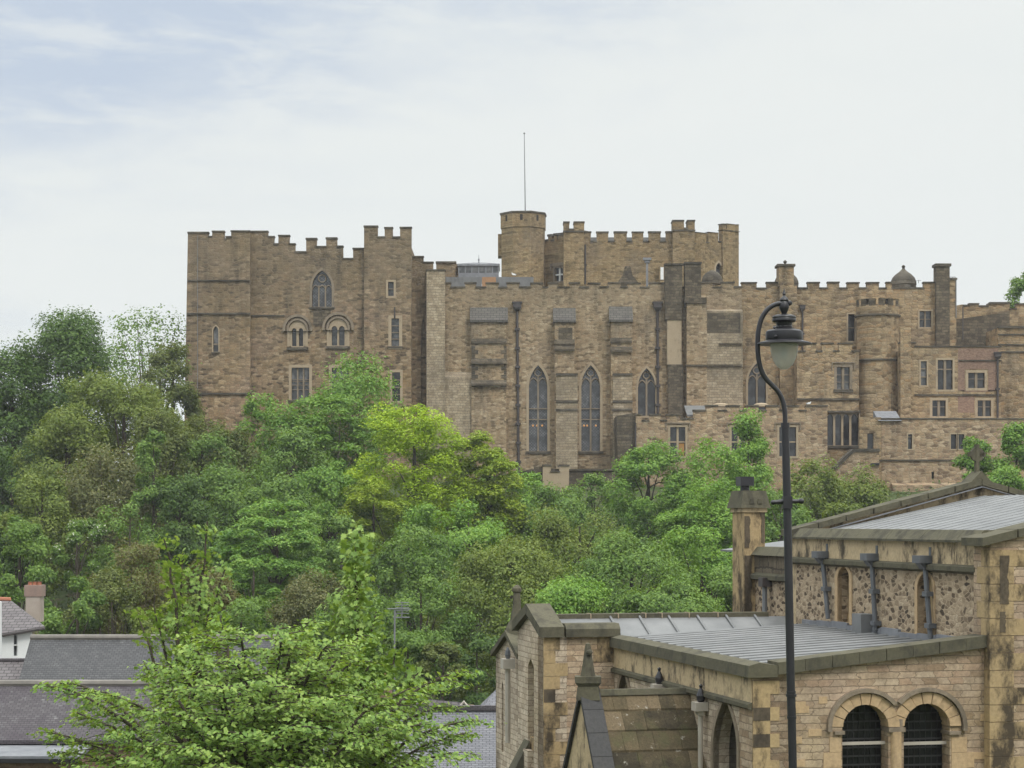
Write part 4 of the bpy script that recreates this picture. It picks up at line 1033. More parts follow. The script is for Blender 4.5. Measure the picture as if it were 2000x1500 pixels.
# clerestory wall of the nave
zp = -.46
NV = [(0, zp), (11.5, zp), (11.5, -3.4), (0, -3.4)]
nw1, nw2 = pointed(1637, 1105, 1660, 1215, 24), pointed(1793, 1117, 1822, 1242, 30)
MB().prism(N0, NV, [P(N0, q) for q in (nw1, nw2)], 0, .8, .3).build('clerestory_wall', M['rubble'], church)
for q in (nw1, nw2): MB().prism(N0, P(N0, grow(q, -.3)), (), .25, .29).build('blocked_window', M['cashlar'], church)
for q in (nw1, nw2): MB().ring(N0, P(N0, grow(q, 5)), P(N0, q), -.025, .1).build('window_surround', M['voussoir'], church)
b = MB()
for i in range(9): b.box(N0, .45+i*1.22, .45+(i+1)*1.22-.012, -.98, zp, -.03-.004*(i % 2), .05)
b.build('parapet', M['parapet'], church)
b = MB()
for i in range(12): b.run(N0, [(-.16, zp), (-.16, zp+.05), (.05, zp+.27), (.6, zp+.27), (.6, zp)], .42+i*.92, .42+(i+1)*.92-.014)
b.build('coping', M['coping'], church)
MB().run(N0, [(-.03, -.94), (-.16, -.98), (-.16, -1.08), (-.03, -1.14), (.05, -1.14), (.05, -.94)], .45, 11.5).build('string_course', M['coping'], church)
for x, yt, x1, y1 in ((1615, 1088, 1626, 1208), (1712, 1093, 1719, 1232), (1816, 1098, 1827, 1246)):
    p = pipe(church, N0, x, yt, y1, r=.06, hopper=False, mat='pipe_grey', x1=x1, step=62, dep=-.12)
    a, z = N0.pt(x, yt); h = MB()
    h.box(N0, a-.2, a+.2, z-.02, z+.15, -.34, -.01); h.run(N0, [(-.3, z-.02), (-.06, z-.02), (-.06, z-.16), (-.18, z-.16)], a-.13, a+.13)
    h.box(N0, a-.16, a-.05, z+.13, z+.34, -.05, .02); h.build('hopper', M['pipe_grey'], p)
# nave roof, far gable with cross, near gable
zl, zrdg, hv = -.33, .80, 5.3
for sgn in (0, 1):
    v0, v1 = (5.75, 10.6) if not sgn else (15.4, 10.6)
    b = MB(); b.slab([cw(v0, .3, zl), cw(v1, .3, zrdg-.12), cw(v1, 11.2, zrdg-.12), cw(v0, 11.2, zl)], .05)
    o = b.build('nave_roof', M['lead'], church)
    b = MB()
    for i in range(18):
        u = .6+i*.6; b.tube([cw(v0, u, zl+.0), cw(v1, u, zrdg-.12)], .018, 5)
    b.build('lead_roll', M['lead'], o)
def gable(u0, u1, zbase, vlo, vhi, vm, zlo, zhi, name, mat, par=church, cop=.16, ov=.12):
    pl = endp(u0)
    o = MB().prism(pl, [(vlo, zbase), (vlo, zlo), (vm, zhi), (vhi, zlo), (vhi, zbase)], (), 0, u1-u0).build(name, M[mat], par)
    b = MB(); n = 7
    for va, za, vb, zb in ((vlo-.2, zlo-.04, vm, zhi), (vm, zhi, vhi+.2, zlo-.04)):
        for i in range(n):
            f0, f1 = i/n+.003, (i+1)/n-.003
            b.add(rake(va+(vb-va)*f0, za+(zb-za)*f0, va+(vb-va)*f1, za+(zb-za)*f1, u0-ov, u1+ov, cop), BX)
    b.build('coping', M['coping'], o)
    return o
gf = gable(11.1, 11.6, -3.5, 5.3, 15.9, 10.6, zl-.02, zrdg+.18, 'far_gable', 'parapet')
b = MB(); b.add(rake(5.7, zl-.02, 10.6, zrdg+.12, 10.9, 11.1, .02), BX); b.add(rake(10.6, zrdg+.12, 15.5, zl-.02, 10.9, 11.1, .02), BX); b.build('flashing', M['leadd'], gf)
pg_ = endp(11.3); cz = zrdg+.34
b = MB().prism(pg_, [(10.6-.42, cz-.18), (10.6, cz+.22), (10.6+.42, cz-.18)], (), -.3, .3)
b.box(pg_, 10.56, 10.66, cz+.1, cz+.95, -.06, .06); b.box(pg_, 10.36, 10.86, cz+.62, cz+.74, -.05, .05)
b.lathe([(.2, -.05), (.2, .05)], pg_.w(10.61, cz+.68, 0), 10, axis=(U2.x, U2.y, 0)); b.build('gable_cross', M['coping'], gf)
# west end of the nave: wall and raking coping at the right edge of the picture
b = MB().prism(endp(-.25), [(5.15, ZB), (5.15, -.46), (10.6, zrdg-.05), (16.1, -.46), (16.1, ZB)], (), 0, .75)
gw = b.build('gable_wall', M['church'], church)
b = MB(); n = 7
for i in range(n):
    f0, f1 = i/n+.003, (i+1)/n-.003; va, za, vb, zb = 4.9, -.52, 10.6, zrdg-.05
    b.add(rake(va+(vb-va)*f0, za+(zb-za)*f0, va+(vb-va)*f1, za+(zb-za)*f1, -.38, .62, .17), BX)
b.build('coping', M['coping'], gw)
b = MB(); pw = endp(-.25)
for i in range(14):
    z0 = -.6-i*.36; b.box(pw, 5.13, 5.13+(.55 if i % 2 else .8), z0-.345, z0, -.014, .03)
    b.box(sidep(5.15), -.26, .14+(.2 if i % 2 else .0), z0-.345, z0, -.014, .05)
b.build('quoin', M['cashlar'], gw)
# chancel beyond, with its chimney
NC = sidep(5.45)
MB().prism(NC, [(11.6, -.95), (16, -.95), (16, -3.6), (11.6, -3.6)], (), 0, .7).build('chancel_wall', M['rubble'], church)
b = MB(); b.box(NC, 11.6, 14.9, -1.45, -.95, -.03, .05); b.build('chancel_parapet', M['blacked'], church)
b = MB(); b.run(NC, [(-.14, -.95), (.05, -.72), (.6, -.72), (.6, -.95)], 11.6, 14.9); b.run(NC, [(-.03, -1.44), (-.15, -1.5), (-.15, -1.62), (-.03, -1.66)], 11.6, 14.9); b.build('coping', M['coping'], church)
b = MB().slab([cw(5.6, 11.7, -.85), cw(10.6, 11.7, -.2), cw(10.6, 18, -.2), cw(5.6, 18, -.85)], .05); b.build('chancel_roof', M['lead'], church)
pp = pipe(church, NC, 1505, 1142, 1204, r=.07, hopper=False, mat='rail', step=90); a, z = NC.pt(1505, 1142); MB().box(NC, a-.16, a+.16, z-.05, z+.2, -.3, -.02).build('hopper', M['pipe_dark'], pp)
# chimney stack: near face 1453-1495, left face 1437-1453
uc = 14.6; pc = endp(uc); va, zt = pc.pt(1453, 992); vb, _ = pc.pt(1494, 992); _, zb = pc.pt(1453, 1215)
o = MB().box(pc, va, vb, zb, zt, 0, .95).build('chimney_stack', M['cashlar'], church)
MB().box(pc, va-.05, vb+.05, zt-.12, zt, -.05, 1.0).build('chimney_band', M['parapet'], o)
z1 = pc.pt(1453, 958)[1]; b = MB()
vs = [pc.w(v, zt, d) for v, d in ((va-.13, -.13), (vb+.13, -.13), (vb+.13, 1.08), (va-.13, 1.08))]+[pc.w(v, z1, d) for v, d in ((va-.02, -.02), (vb+.02, -.02), (vb+.02, .97), (va-.02, .97))]
b.add(vs, BX)
for v in (va+.12, va+.36): b.add([pc.w(v+dx, zt+.12+dz, -.13+dd) for dd in (0.0, .1) for dx, dz in ((0, 0), (.15, 0), (.12, .13), (.03, .13))], BX)
b.build('chimney_cap', M['coping'], o)
vm = (va+vb)/2-.12; b = MB().lathe([(.13, z1), (.13, z1+.16), (.1, z1+.16)], pc.w(vm, 0, .45), 12); b.box(pc, vm-.2, vm+.2, z1+.14, z1+.40, .25, .65); b.build('chimney_pot', M['iron'], o)
M['soot'] = ashlar('soot_stain', (.085, .068, .05), (.15, .118, .08), stain=(.045, .038, .03), amt=.8, lo=.48, sc=3)
def soot(pl, x0, x1, y0, y1, par, side, seed):
    """a ragged edged patch of black crust lying on a wall; side: which edge is ragged"""
    r = random.Random(seed); n = 9; e = []
    for i in range(n+1):
        y = y0+(y1-y0)*i/n; k = r.uniform(.72, 1.0); e.append(((x0+(x1-x0)*k) if side > 0 else (x1-(x1-x0)*k), y))
    q = e+([(x0, y1), (x0, y0)] if side > 0 else [(x1, y1), (x1, y0)])
    MB().prism(pl, P(pl, q), (), -.019, .03).build('soot_stain', M['soot'], par)
soot(pc, 1454, 1466, 1008, 1070, o, 1, 1); soot(pc, 1486, 1493, 1000, 1060, o, -1, 2); soot(pc, 1454, 1470, 1085, 1210, o, 1, 3)
MB().pbox(A0, 1470.5, 1382.3, 1503.7, 1407, -.019, .03).build('soot_stain', M['soot'], church); MB().pbox(A0, 1470.5, 1434.3, 1503.5, 1459, -.019, .03).build('soot_stain', M['soot'], church)
soot(pw, 1952, 1972, 1085, 1180, gw, 1, 6); soot(pw, 1952, 1966, 1195, 1235, gw, 1, 7)
# projecting south block with the small gable facing left
T0 = endp(10.1); G0 = sidep(-1.85); zt_ = -2.92
GO = sidep(-1.85)
gL = GO.pt(1012, 1240)[0]; gR = 10.1
slw = [GO.pt(*q) for q in ((1028, 1283), (1036, 1274), (1050, 1274), (1050, 1440), (1036, 1440), (1028, 1330))]
MB().prism(T0, [(-1.85, ZB), (-1.85, zt_), (.0, zt_), (0, ZB)], (), .003, .6).build('end_wall', M['church'], church)
b = MB()
for i in range(20):
    z0 = zt_-i*.33; wv = (.42, .3, .62)[i % 3]
    b.box(T0, -1.852, -1.85+wv, z0-.32, z0, -.016, .05)
    if i in (0, 1, 4): b.box(T0, -.45-.1*i % .3, -.003, z0-.32, z0, -.014, .05)
b.build('quoin', M['cashlar'], church)
MB().box(T0, -1.848, -1.85+.30, zt_-4*.33-.318, zt_-4*.33-.002, -.021, .03).build('soot_stain', M['soot'], church)
zpk = GO.pt(1045, 1200)[1]; am = 10.1+1.35; ah = 12.9
sl_in = [(am-.32, -3.75), (am+.02, -3.55), (am+.32, -3.75), (am+.32, -6.0), (am-.32, -6.0)]
MB().prism(GO, [(gR, ZB), (gR, zt_), (am, zpk), (ah, zt_), (ah, ZB)], [sl_in], 0, .6, .35).build('gable_wall', M['church_side'], church)
b = MB(); b.prism(GO, [(x, z) for x, z in ((am-.3, -3.76), (am+.02, -3.58), (am+.3, -3.76), (am+.3, -5.98), (am-.3, -5.98))], (), .3, .345); b.box(GO, am-.3, am+.3, -6.0, -5.6, .05, .3); b.build('blocked_window', M['cashlar'], church)
def sruns(pl, a0, z0, a1, z1, d0, d1, h):
    vs = [pl.w(a, z+dz, d) for dz in (0, h) for a, z, d in ((a0, z0, d0), (a1, z1, d0), (a1, z1, d1), (a0, z0, d1))]
    return vs
b = MB(); b.add(sruns(GO, gR-.14, zt_, am, zpk, -.14, .5, .26), BX); b.add(sruns(GO, am, zpk, ah+.14, zt_, -.14, .5, .26), BX); b.build('coping', M['coping'], church)
b = MB(); b.run(T0, [(-.14, zt_), (-.14, zt_+.2), (.0, zt_+.33), (.5, zt_+.33), (.5, zt_)], -1.3, .12)
b.build('coping', M['coping'], church)
zr2 = -2.50
b = MB(); b.slab([cw(-1.4, 10.5, -3.05), cw(5.3, 10.5, -3.05), cw(5.3, 11.7, zr2-.04), cw(-1.4, 11.7, zr2-.04)], .05); o = b.build('lead_roof', M['lead'], church)
b = MB()
for v in (.35, 1.15, 1.95, 2.75, 3.55, 4.35): b.tube([cw(v, 10.5, -3.03), cw(v, 11.7, zr2)], .035, 6)
b.build('lead_roll', M['lead'], o)
b = MB().box(endp(11.68), -1.5, 4.75, zr2-.08, zr2+.07, 0, .35); b.build('ridge_coping', M['coping'], church)
b = MB()
for v in (-.2, .55, 1.3, 1.75, 2.5, 3.3): b.box(endp(11.65), v, v+.025, zr2-.05, zr2+.085, -.01, .38)
b.build('mortar_joint', M['trim'], church)
b = MB().box(endp(10.45), .2, 4, -3.4, -3.07, 0, .1); b.build('roof_light', M['leadd'], church)
# further gabled block with finial and three-light window
G3 = sidep(-1.75); gm = 14.3; zg = G3.pt(1000, 1242)[1]
g3w = [rect(0, 0, 1, 1)]
zsh = zg-.55
sl3 = [[(15.05+i*.32, -6.4), (15.05+i*.32, -4.6), (15.16+i*.32, -4.42), (15.27+i*.32, -4.6), (15.27+i*.32, -6.4)] for i in range(3)]
MB().prism(G3, [(12.95, ZB), (12.95, zsh), (gm, zg), (16.0, zsh-.1), (16.0, ZB)], sl3, 0, .6, .3).build('gable_wall', M['church_side'], church)
b = MB(); b.add(sruns(G3, 12.9, zsh, gm, zg, -.14, .5, .14), BX); b.add(sruns(G3, gm, zg, 16.1, zsh-.14, -.14, .5, .14), BX); b.build('coping', M['coping'], church)
b = MB(); bp = G3.w(gm, zg, .2)
b.lathe([(.34, 0), (.30, .2), (.18, .42), (.12, .75), (.09, 1.15), (.13, 1.2), (.13, 1.28), (.05, 1.36), (0, 1.38)], bp, 8); b.build('finial', M['coping'], church)
for q in sl3: MB().prism(G3, [(x+(.01 if i in (0, 1) else -.01 if i > 2 else 0), z) for i, (x, z) in enumerate(q)], (), .25, .29).build('window', M['glassc'], church)
b = MB().box(endp(16.0), -1.75, 6, -9.6, zsh-.1, -.6, -.003); b.build('back_wall', M['church_side'], church)
b = MB(); b.slab([cw(-1.5, 12.9, zsh), cw(5.3, 12.9, zsh), cw(5.3, gm, zg), cw(-1.5, gm, zg)], .05); b.slab([cw(-1.5, gm, zg), cw(5.3, gm, zg), cw(5.3, 16, zsh), cw(-1.5, 16, zsh)], .05); b.build('slate_roof', M['slate3'], church)
p = pipe(church, GO, 1006, 1298, 1450, r=.07, hopper=False, mat='pipe_pale', step=200, dep=-.2); a, z = GO.pt(1006, 1298)
MB().box(GO, a-.17, a+.17, z-.1, z+.16, -.36, -.04).build('hopper', M['pipe_pale'], p); MB().lathe([(.05, 0), (.08, .1), (.06, .22), (.02, .3), (0, .31)], GO.w(a, z+.16, -.2), 8).build('cowl', M['pipe_grey'], p)
# sloping buttress at the far left foot
MB().run(endp(11.2), [(0, -5.9), (.5, -5.9), (.5, ZB), (0, ZB)], -2.0, -1.852).build('buttress_back', M['church_side'], church)
vs = [cw(-1.853, u, z) for u in (11.6, 12.2) for z in (-5.7, ZB)]+[cw(-4.0, u, ZB) for u in (11.6, 12.2)]
MB().add(vs, [(0, 1, 4), (2, 5, 3), (0, 4, 5, 2), (0, 2, 3, 1), (1, 3, 5, 4)]).build('sloping_buttress', M['coping'], church)
# rain pipes on the aisle wall
for x, yt, yb, cow in ((1187, 1318, 1420, 1305), (1380, 1386, 1560, 1340), (1298, 1350, 1420, 1325)):
    p = pipe(church, S0, x, yt, yb, r=.055, hopper=False, mat='pipe_pale', step=300, dep=-.14); a, z = S0.pt(x, yt)
    h = MB(); h.box(S0, a-.15, a+.15, z-.02, z+.17, -.30, -.012); h.run(S0, [(-.26, z-.02), (-.06, z-.02), (-.08, z-.12), (-.2, z-.12)], a-.09, a+.09); h.build('hopper', M['pipe_pale'], p)
    h = MB().lathe([(.05, -.02), (.095, .05), (.10, .14), (.06, .24), (.03, .3), (.045, .36), (0, .4)], S0.w(a, z+.17, -.13), 10); h.build('cowl', M['iron'], p)

# porch in front of the aisle wall, its gable facing left
porch = thing('church_porch', 'small gabled porch with mossy stone roof tiles and a spiky finial beside the church', 'porch', cw(-1.1, 4.1, ZB), TH)
ur, zr3, vl = 4.1, -3.83, -2.55
pit = 1.33                                              # drop per metre
ue = 1.6
zf = lambda u: zr3-abs(ur-u)*pit
b = MB()
for sg in (-1, 1):
    k = 0; n = 8; L = ur-ue
    for i in range(n):                                  # courses of tiles, each lapping the one below
        ua, ub = ur+sg*L*i/n, ur+sg*L*(i+1)/n; za, zb = zr3-L*i/n*pit, zr3-L*(i+1)/n*pit
        rr = random.Random(50+i+sg); v = vl+.42
        while v < -.02:
            wd = min(.28+rr.random()*.36, -.004-v); t_ = .035+.02*rr.random()
            if wd > .02:
                vs = [cw(v, ua, za+.05), cw(v+wd-.006, ua, za+.05), cw(v+wd-.006, ub, zb+.05+t_), cw(v, ub, zb+.05+t_)]
                vs2 = [q-Vector((0, 0, .06)) for q in vs]
                b.add(vs2+vs, BX)
            v += wd
o = b.build('tiled_roof', M['tile'], porch)
b = MB()
for sg in (-1, 1):
    L = ur-ue; n = 7
    for i in range(n):
        ua, ub = ur+sg*(L*i/n+.0), ur+sg*(L*(i+1)/n-.012); za, zb = zr3-L*i/n*pit, zr3-(L*(i+1)/n-.012)*pit
        vs = [cw(vl, ua, za), cw(vl+.46, ua, za), cw(vl+.46, ub, zb), cw(vl, ub, zb)]
        b.add(vs+[q+Vector((0, 0, .16)) for q in vs], BX)
M['pslab'] = ashlar('porch_coping', (.05, .05, .052), (.075, .072, .07), stain=(.09, .085, .07), amt=.5, lo=.55, sc=3)
b.build('gable_coping', M['pslab'], porch)
PG = sidep(vl+.08)
MB().prism(PG, [(ue+.05, zf(ue+.05)-.01), (ur, zr3-.01), (2*ur-ue-.05, zf(ue+.05)-.01), (2*ur-ue-.05, ZB), (ue+.05, ZB)], [[(ur-.8, ZB+.01), (ur-.8, -6.6), (ur-.45, -5.9), (ur, -5.5), (ur+.45, -5.9), (ur+.8, -6.6), (ur+.8, ZB+.01)]], 0, .34, .3).build('gable_wall', M['parapet'], porch)
MB().box(sidep(vl+.45), ue+.1, ue+.5, ZB, zf(ue)-.05, 0, -vl-.5).build('side_wall', M['church'], porch)
b = MB().run(endp(ur), [(-.11, zr3-.03), (-.07, zr3+.1), (.07, zr3+.1), (.11, zr3-.03)], vl+.45, -.01); b.build('ridge', M['coping'], porch)
b = MB(); c = cw(vl+.2, ur, zr3)
b.add([c+Vector((x*sx, y*sx, z)) for z, sx in ((-.12, 1.0), (.18, .85), (.26, 1.1), (.4, 1.1)) for x, y in ((-.26, -.2), (.26, -.2), (.26, .2), (-.26, .2))], [(0, 1, 2, 3), (12, 15, 14, 13)]+[(l*4+i, l*4+(i+1) % 4, l*4+4+(i+1) % 4, l*4+4+i) for l in range(3) for i in range(4)])
b.lathe([(.17, .4), (.14, .55), (.1, .8), (.08, .95), (.07, 1.03), (.05, 1.12), (0, 1.14)], c, 6)
b.lathe([(0, -.07), (.06, -.045), (.075, 0), (.06, .045), (0, .07)], c+Vector((.03, -.08, .93)), 8); b.build('finial', M['coping'], porch)

# ------------------------------------------------------------------ street lamp
YL = 24.0
lx = (1540-HX)/F*YL; lg = hz(lx, YL)
lamp = thing('street_lamp', 'black swan neck street lamp with a glass globe in front of the church', 'street lamp', (at(1549, 1500, YL).x, YL, lg))
def lp(px, py, dy=0.0): v = at(px, py, YL); v.y += dy; return v
px2m = YL/F
pb_ = lp(1548.5, 1500); dirn = lp(1533.5, 830)-pb_; ft = pb_+dirn*((lg-pb_.z)/dirn.z)
b = MB(); b.tube([ft, ft+(pb_-ft)*.3, ft+(pb_-ft)*.31, pb_, lp(1546.3, 1400)], [.105, .10, .052, .051, .051], 20)
b.tube([lp(1546.3, 1402), lp(1545, 1358)], .053, 20); b.tube([lp(1545, 1360), lp(1537.6, 990), lp(1533.6, 830)], [.051, .050, .047], 20)
for y, r_ in ((1401, .058), (1358, .066), (1352, .058)): x = 1548.5-15*(1500-y)/670; b.tube([lp(x, y+2.5), lp(x, y-2.5)], r_, 20)
b.lathe([(.2, lg-.3), (.2, lg+.5), (.17, lg+.6), (.105, lg+.66)], (ft.x, ft.y, 0), 20)
b.build('post', M['iron'], lamp, smooth=True)
b = MB(); b.tube([lp(1533.7, 836), lp(1533.5, 826)], .054, 16)
neck = [(1533.5, 832), (1533.2, 812), (1531.5, 795), (1527, 778), (1519, 764), (1508, 752), (1497, 741), (1489, 728), (1483.5, 711), (1480.5, 692), (1479.7, 672), (1480.3, 655), (1482.8, 638), (1488, 621), (1496, 608), (1506, 599), (1517, 594), (1526, 592.5)]
sm = []
for i in range(len(neck)-1):                              # Catmull-Rom through the bends
    g = lambda k: Vector(neck[max(0, min(len(neck)-1, k))])
    a, p, q, d = g(i-1), g(i), g(i+1), g(i+2)
    for k in range(4):
        t_ = k/4; sm.append(.5*((2*p)+(q-a)*t_+(2*a-5*p+4*q-d)*t_*t_+(3*p-a-3*q+d)*t_**3))
sm.append(Vector(neck[-1]))
b.tube([lp(*q) for q in sm], .030, 14); b.build('swan_neck', M['iron'], lamp, smooth=True)
def lz(y): return at(1531, y, YL).z
def prof(rows): return [(r*px2m, lz(y)) for r, y in rows]
cx = lp(1531.5, 700); cc = (cx.x, YL, 0)
b = MB().lathe(prof([(0, 622), (3.5, 618), (5, 612), (8, 606), (10, 600), (9, 594), (7, 589), (8.5, 586), (7, 582), (4, 579.5), (2.2, 577), (3.6, 574), (2.4, 571), (1.3, 567), (0, 562)]), cc, 16)
b.lathe([(0, -.035), (.03, -.02), (.035, 0), (.03, .02), (0, .035)], lp(1542, 592), 10); b.build('finial', M['iron'], lamp, smooth=True)
b = MB().lathe(prof([(0, 614), (16, 615), (22, 617.5), (23.4, 620), (22.5, 622), (23.4, 624), (23.4, 627), (21, 629), (16, 630.5), (15, 636), (16.5, 638.5), (16, 641), (20, 642.5), (32, 645), (35.6, 648), (36, 652), (36, 661), (35, 664.5), (38, 666), (48, 668.5), (53.5, 670.5), (54, 672.5), (47, 673), (30, 671.5), (0, 671)]), cc, 40)
for px, py in ((1508, 643), (1511, 660)): b.lathe([(0, -.02), (.025, 0), (0, .025)], lp(px, py, -.2), 8)
b.build('hood', M['iron'], lamp, smooth=True)
b = MB().lathe(prof([(26.8, 672.2), (26.8, 678), (26.2, 686), (24.5, 695), (21.5, 704), (17, 712), (11, 718), (5, 721.5), (0, 722)]), cc, 32)
b.build('glass_globe', M['lampglass'], lamp, smooth=True)
b = MB().lathe(prof([(5, 672.5), (5, 680), (7, 684), (7, 694), (5, 700), (0, 702)]), cc, 12); b.build('bulb', M['whitep'], lamp, smooth=True)
b = MB(); c = lp(1537.5, 981)
b.box(front(YL-.075), c.x-.055, c.x+.055, c.z-.075, c.z+.075, 0, .15)
b.tube([lp(1506, 981.5), lp(1510, 981.5), lp(1514, 981), lp(1531, 980), lp(1560, 979), lp(1562, 979), lp(1567, 979), lp(1570, 979)], [.02, .032, .026, .034, .024, .034, .034, .018], 10); b.build('ladder_bar', M['iron'], lamp, smooth=True)

# ------------------------------------------------------------------ houses by the river, bottom left
def roofpair(par, A, B, zr, dy, drop, mat, t=.12, ridge=None, name='roof', ext=0.0):
    """slopes either side of a ridge A-B (x, y), falling dy away to zr-drop"""
    b = MB()
    for s_ in (-1, 1):
        b.slab([(A[0]-ext, A[1], zr), (B[0]+ext, B[1], zr), (B[0]+ext, B[1]+s_*dy, zr-drop), (A[0]-ext, A[1]+s_*dy, zr-drop)], t)
    o = b.build(name, M[mat], par)
    if ridge: MB().tube([(A[0]-ext, A[1], zr+.02), (B[0]+ext, B[1], zr+.02)], .13, 8).build('ridge_tile', M[ridge], o)
    return o
def shell(par, x0, x1, y0, y1, zt, mat, pts=(), zg=None, rid=None):
    g = zg if zg is not None else hz((x0+x1)/2, y0)-.6
    b = MB().box(Pl((0, y0), (1, 0), (0, 1)), x0, x1, g, zt, 0, y1-y0)
    if rid:                                            # gable ends
        ym = (y0+y1)/2
        for x in (x0, x1-.3): b.add([(x, y0, zt), (x, y1, zt), (x, ym, rid), (x+.3, y0, zt), (x+.3, y1, zt), (x+.3, ym, rid)], [(0, 1, 2), (3, 5, 4), (0, 2, 5, 3), (1, 4, 5, 2)])
    return b.build('wall', M[mat], par)
# white house
wh = thing('white_house', 'white rendered house with a slate roof and a brick chimney at the left edge', 'house', (at(20, 1250, 92).x, 92, hz(-23, 92)))
wpA, wpB = at(4, 1250, 89.5), at(63, 1250, 90.3)
wf = between((wpA.x, wpA.y), (wpB.x, wpB.y))
ee = [wf.pt(4, 1237), wf.pt(63, 1224)]; zE = (ee[0][1]+ee[1][1])/2
wh_w = [rect(27, 1240, 34, 1281)]
La = (Vector((wpB.x, wpB.y))-Vector((wpA.x, wpA.y))).length
MB().prism(wf, [(0, hz(-23, 90)-1), (0, ee[0][1]), (La, ee[1][1]), (La, hz(-23, 90)-1)], [P(wf, wh_w[0])], 0, 5.5, .2).build('wall', M['white'], wh)
window(wh, wf, wh_w[0], rev=.2, lights=1, rows=(1260,), bar=1.4, mat='glassp', mm='whitep')
rA, rB = at(-4, 1170, 92.0), at(62, 1166, 96.0)
zr_w = rA.z; off = Vector((wf.n.x, wf.n.y, 0))
E0, E1 = wf.w(-.1, ee[0][1]+.02, -.25), wf.w(La+.5, ee[1][1]+.02, -.25)
R0, R1 = wf.w(-.1, at(0, 1171, 91.2).z, 2.9), wf.w(La-.0, at(62, 1167, 95.5).z, 2.9)
B0, B1 = wf.w(-.1, ee[0][1]+.02, 5.9), wf.w(La+.5, ee[1][1]+.02, 5.9)
b = MB(); b.slab([E0, E1, R1, R0], .1); b.slab([R0, R1, B1, B0], .1); b.slab([E1, B1, R1], .1); o = b.build('roof', M['slate4'], wh)
MB().tube([R0, R1], .12, 8).build('ridge_tile', M['ridge'], o)
MB().tube([E0+Vector((0, 0, -.1)), E1+Vector((0, 0, -.1))], .07, 6).build('gutter', M['pipe_dark'], o)
cpl = front(93.0); o = MB().pbox(cpl, 50, 1146, 78, 1215, 0, .8).build('chimney_stack', M['chim'], wh)
MB().pbox(cpl, 47.5, 1143, 81, 1165, -.04, .84).build('chimney_head', M['chimh'], o); b = MB()
for x in (55, 64, 73): b.lathe([(.11, 0), (.10, .15), (.12, .16), (0, .16)], cpl.w(*cpl.pt(x, 1143.5), .4), 8)
b.build('chimney_pot', M['ridge'], o)
pr_ = thing('white_gable_house', 'white gable wall cut off by the left edge of the picture', 'house', (at(-20, 1300, 86).x, 86, hz(-22, 86)))
x1 = at(3.5, 1170, 87.8).x; b = MB().box(front(86), x1-6, x1, hz(-22, 86)-1, at(0, 1178, 86).z, 0, 1.8); b.build('wall', M['white'], pr_)
roofpair(pr_, (x1-6.2, 86.9), (x1-.1, 86.9), at(0, 1172, 86).z+.1, 1.2, .5, 'slate4')
# long slate roofed building
lb = thing('long_slate_building', 'long low building with a lichen spotted grey slate roof', 'building', (at(250, 1300, 80).x, 80, hz(-15, 80)))
zrg = at(0, 1246, 82).z; xa, xb_ = at(60, 1246, 82).x, at(560, 1246, 82).x
roofpair(lb, (xa, 82), (xb_, 82), zrg, 3.6, 2.9, 'slate1', ridge='ridgestone')
shell(lb, xa+.15, xb_-.15, 78.7, 85.3, zrg-2.75, 'castle_low', rid=zrg-.15)
lc = thing('brown_slate_lean_to', 'small brown slate roof below the white house wall', 'outbuilding', (at(10, 1310, 81).x, 81, hz(-20, 81)))
zrc = at(0, 1291, 82.2).z; b = MB(); b.slab([(at(-90, 0, 82).x, 82.2, zrc), (xa-.02, 82.2, zrc), (xa-.02, 79.4, zrc-1.7), (at(-90, 0, 82).x, 79.4, zrc-1.7)], .1); o = b.build('roof', M['slate4'], lc)
MB().tube([(at(-90, 0, 82).x, 82.2, zrc+.03), (xa-.05, 82.2, zrc+.03)], .09, 6).build('ridge_tile', M['slate2'], o)
b = MB().box(front(79.6), at(-90, 0, 82).x, xa-.05, hz(-20, 80)-1, zrc-1.6, 0, 2.6); b.build('wall', M['castle_low'], lc)
# purple slate building in front
pu = thing('purple_slate_building', 'purple stained slate roof building above a brick wall at bottom left', 'building', (at(150, 1450, 66).x, 66, hz(-14, 66)))
zp_ = at(0, 1336, 68).z; xa, xb_ = at(-120, 0, 68).x, at(520, 0, 68).x; ze_ = at(0, 1446, 65.4).z
roofpair(pu, (xa, 68), (xb_, 68), zp_, 2.6, zp_-ze_, 'slate2', ridge='ridgestone')
b = MB().box(front(65.7), xa, xb_, hz(-14, 66)-1, ze_-.05, 0, 4.6); b.build('wall', M['brick'], pu)
z1_, z2_ = at(0, 1457, 65).z, at(0, 1477, 63.6).z
b = MB().slab([(xa, 65.7, z1_), (at(160, 0, 64).x, 65.7, z1_), (at(160, 0, 64).x, 63.6, z2_), (xa, 63.6, z2_)], .12); b.build('lead_roof', M['leadd'], pu)
b = MB().box(front(63.8), xa, at(158, 0, 64).x, hz(-14, 64)-1, z2_-.14, 0, 1.88); b.build('brick_wall', M['brick'], pu)
MB().box(front(63.55), xa, at(158, 0, 64).x, z2_-.22, z2_-.08, 0, .2).build('gutter', M['iron'], pu)
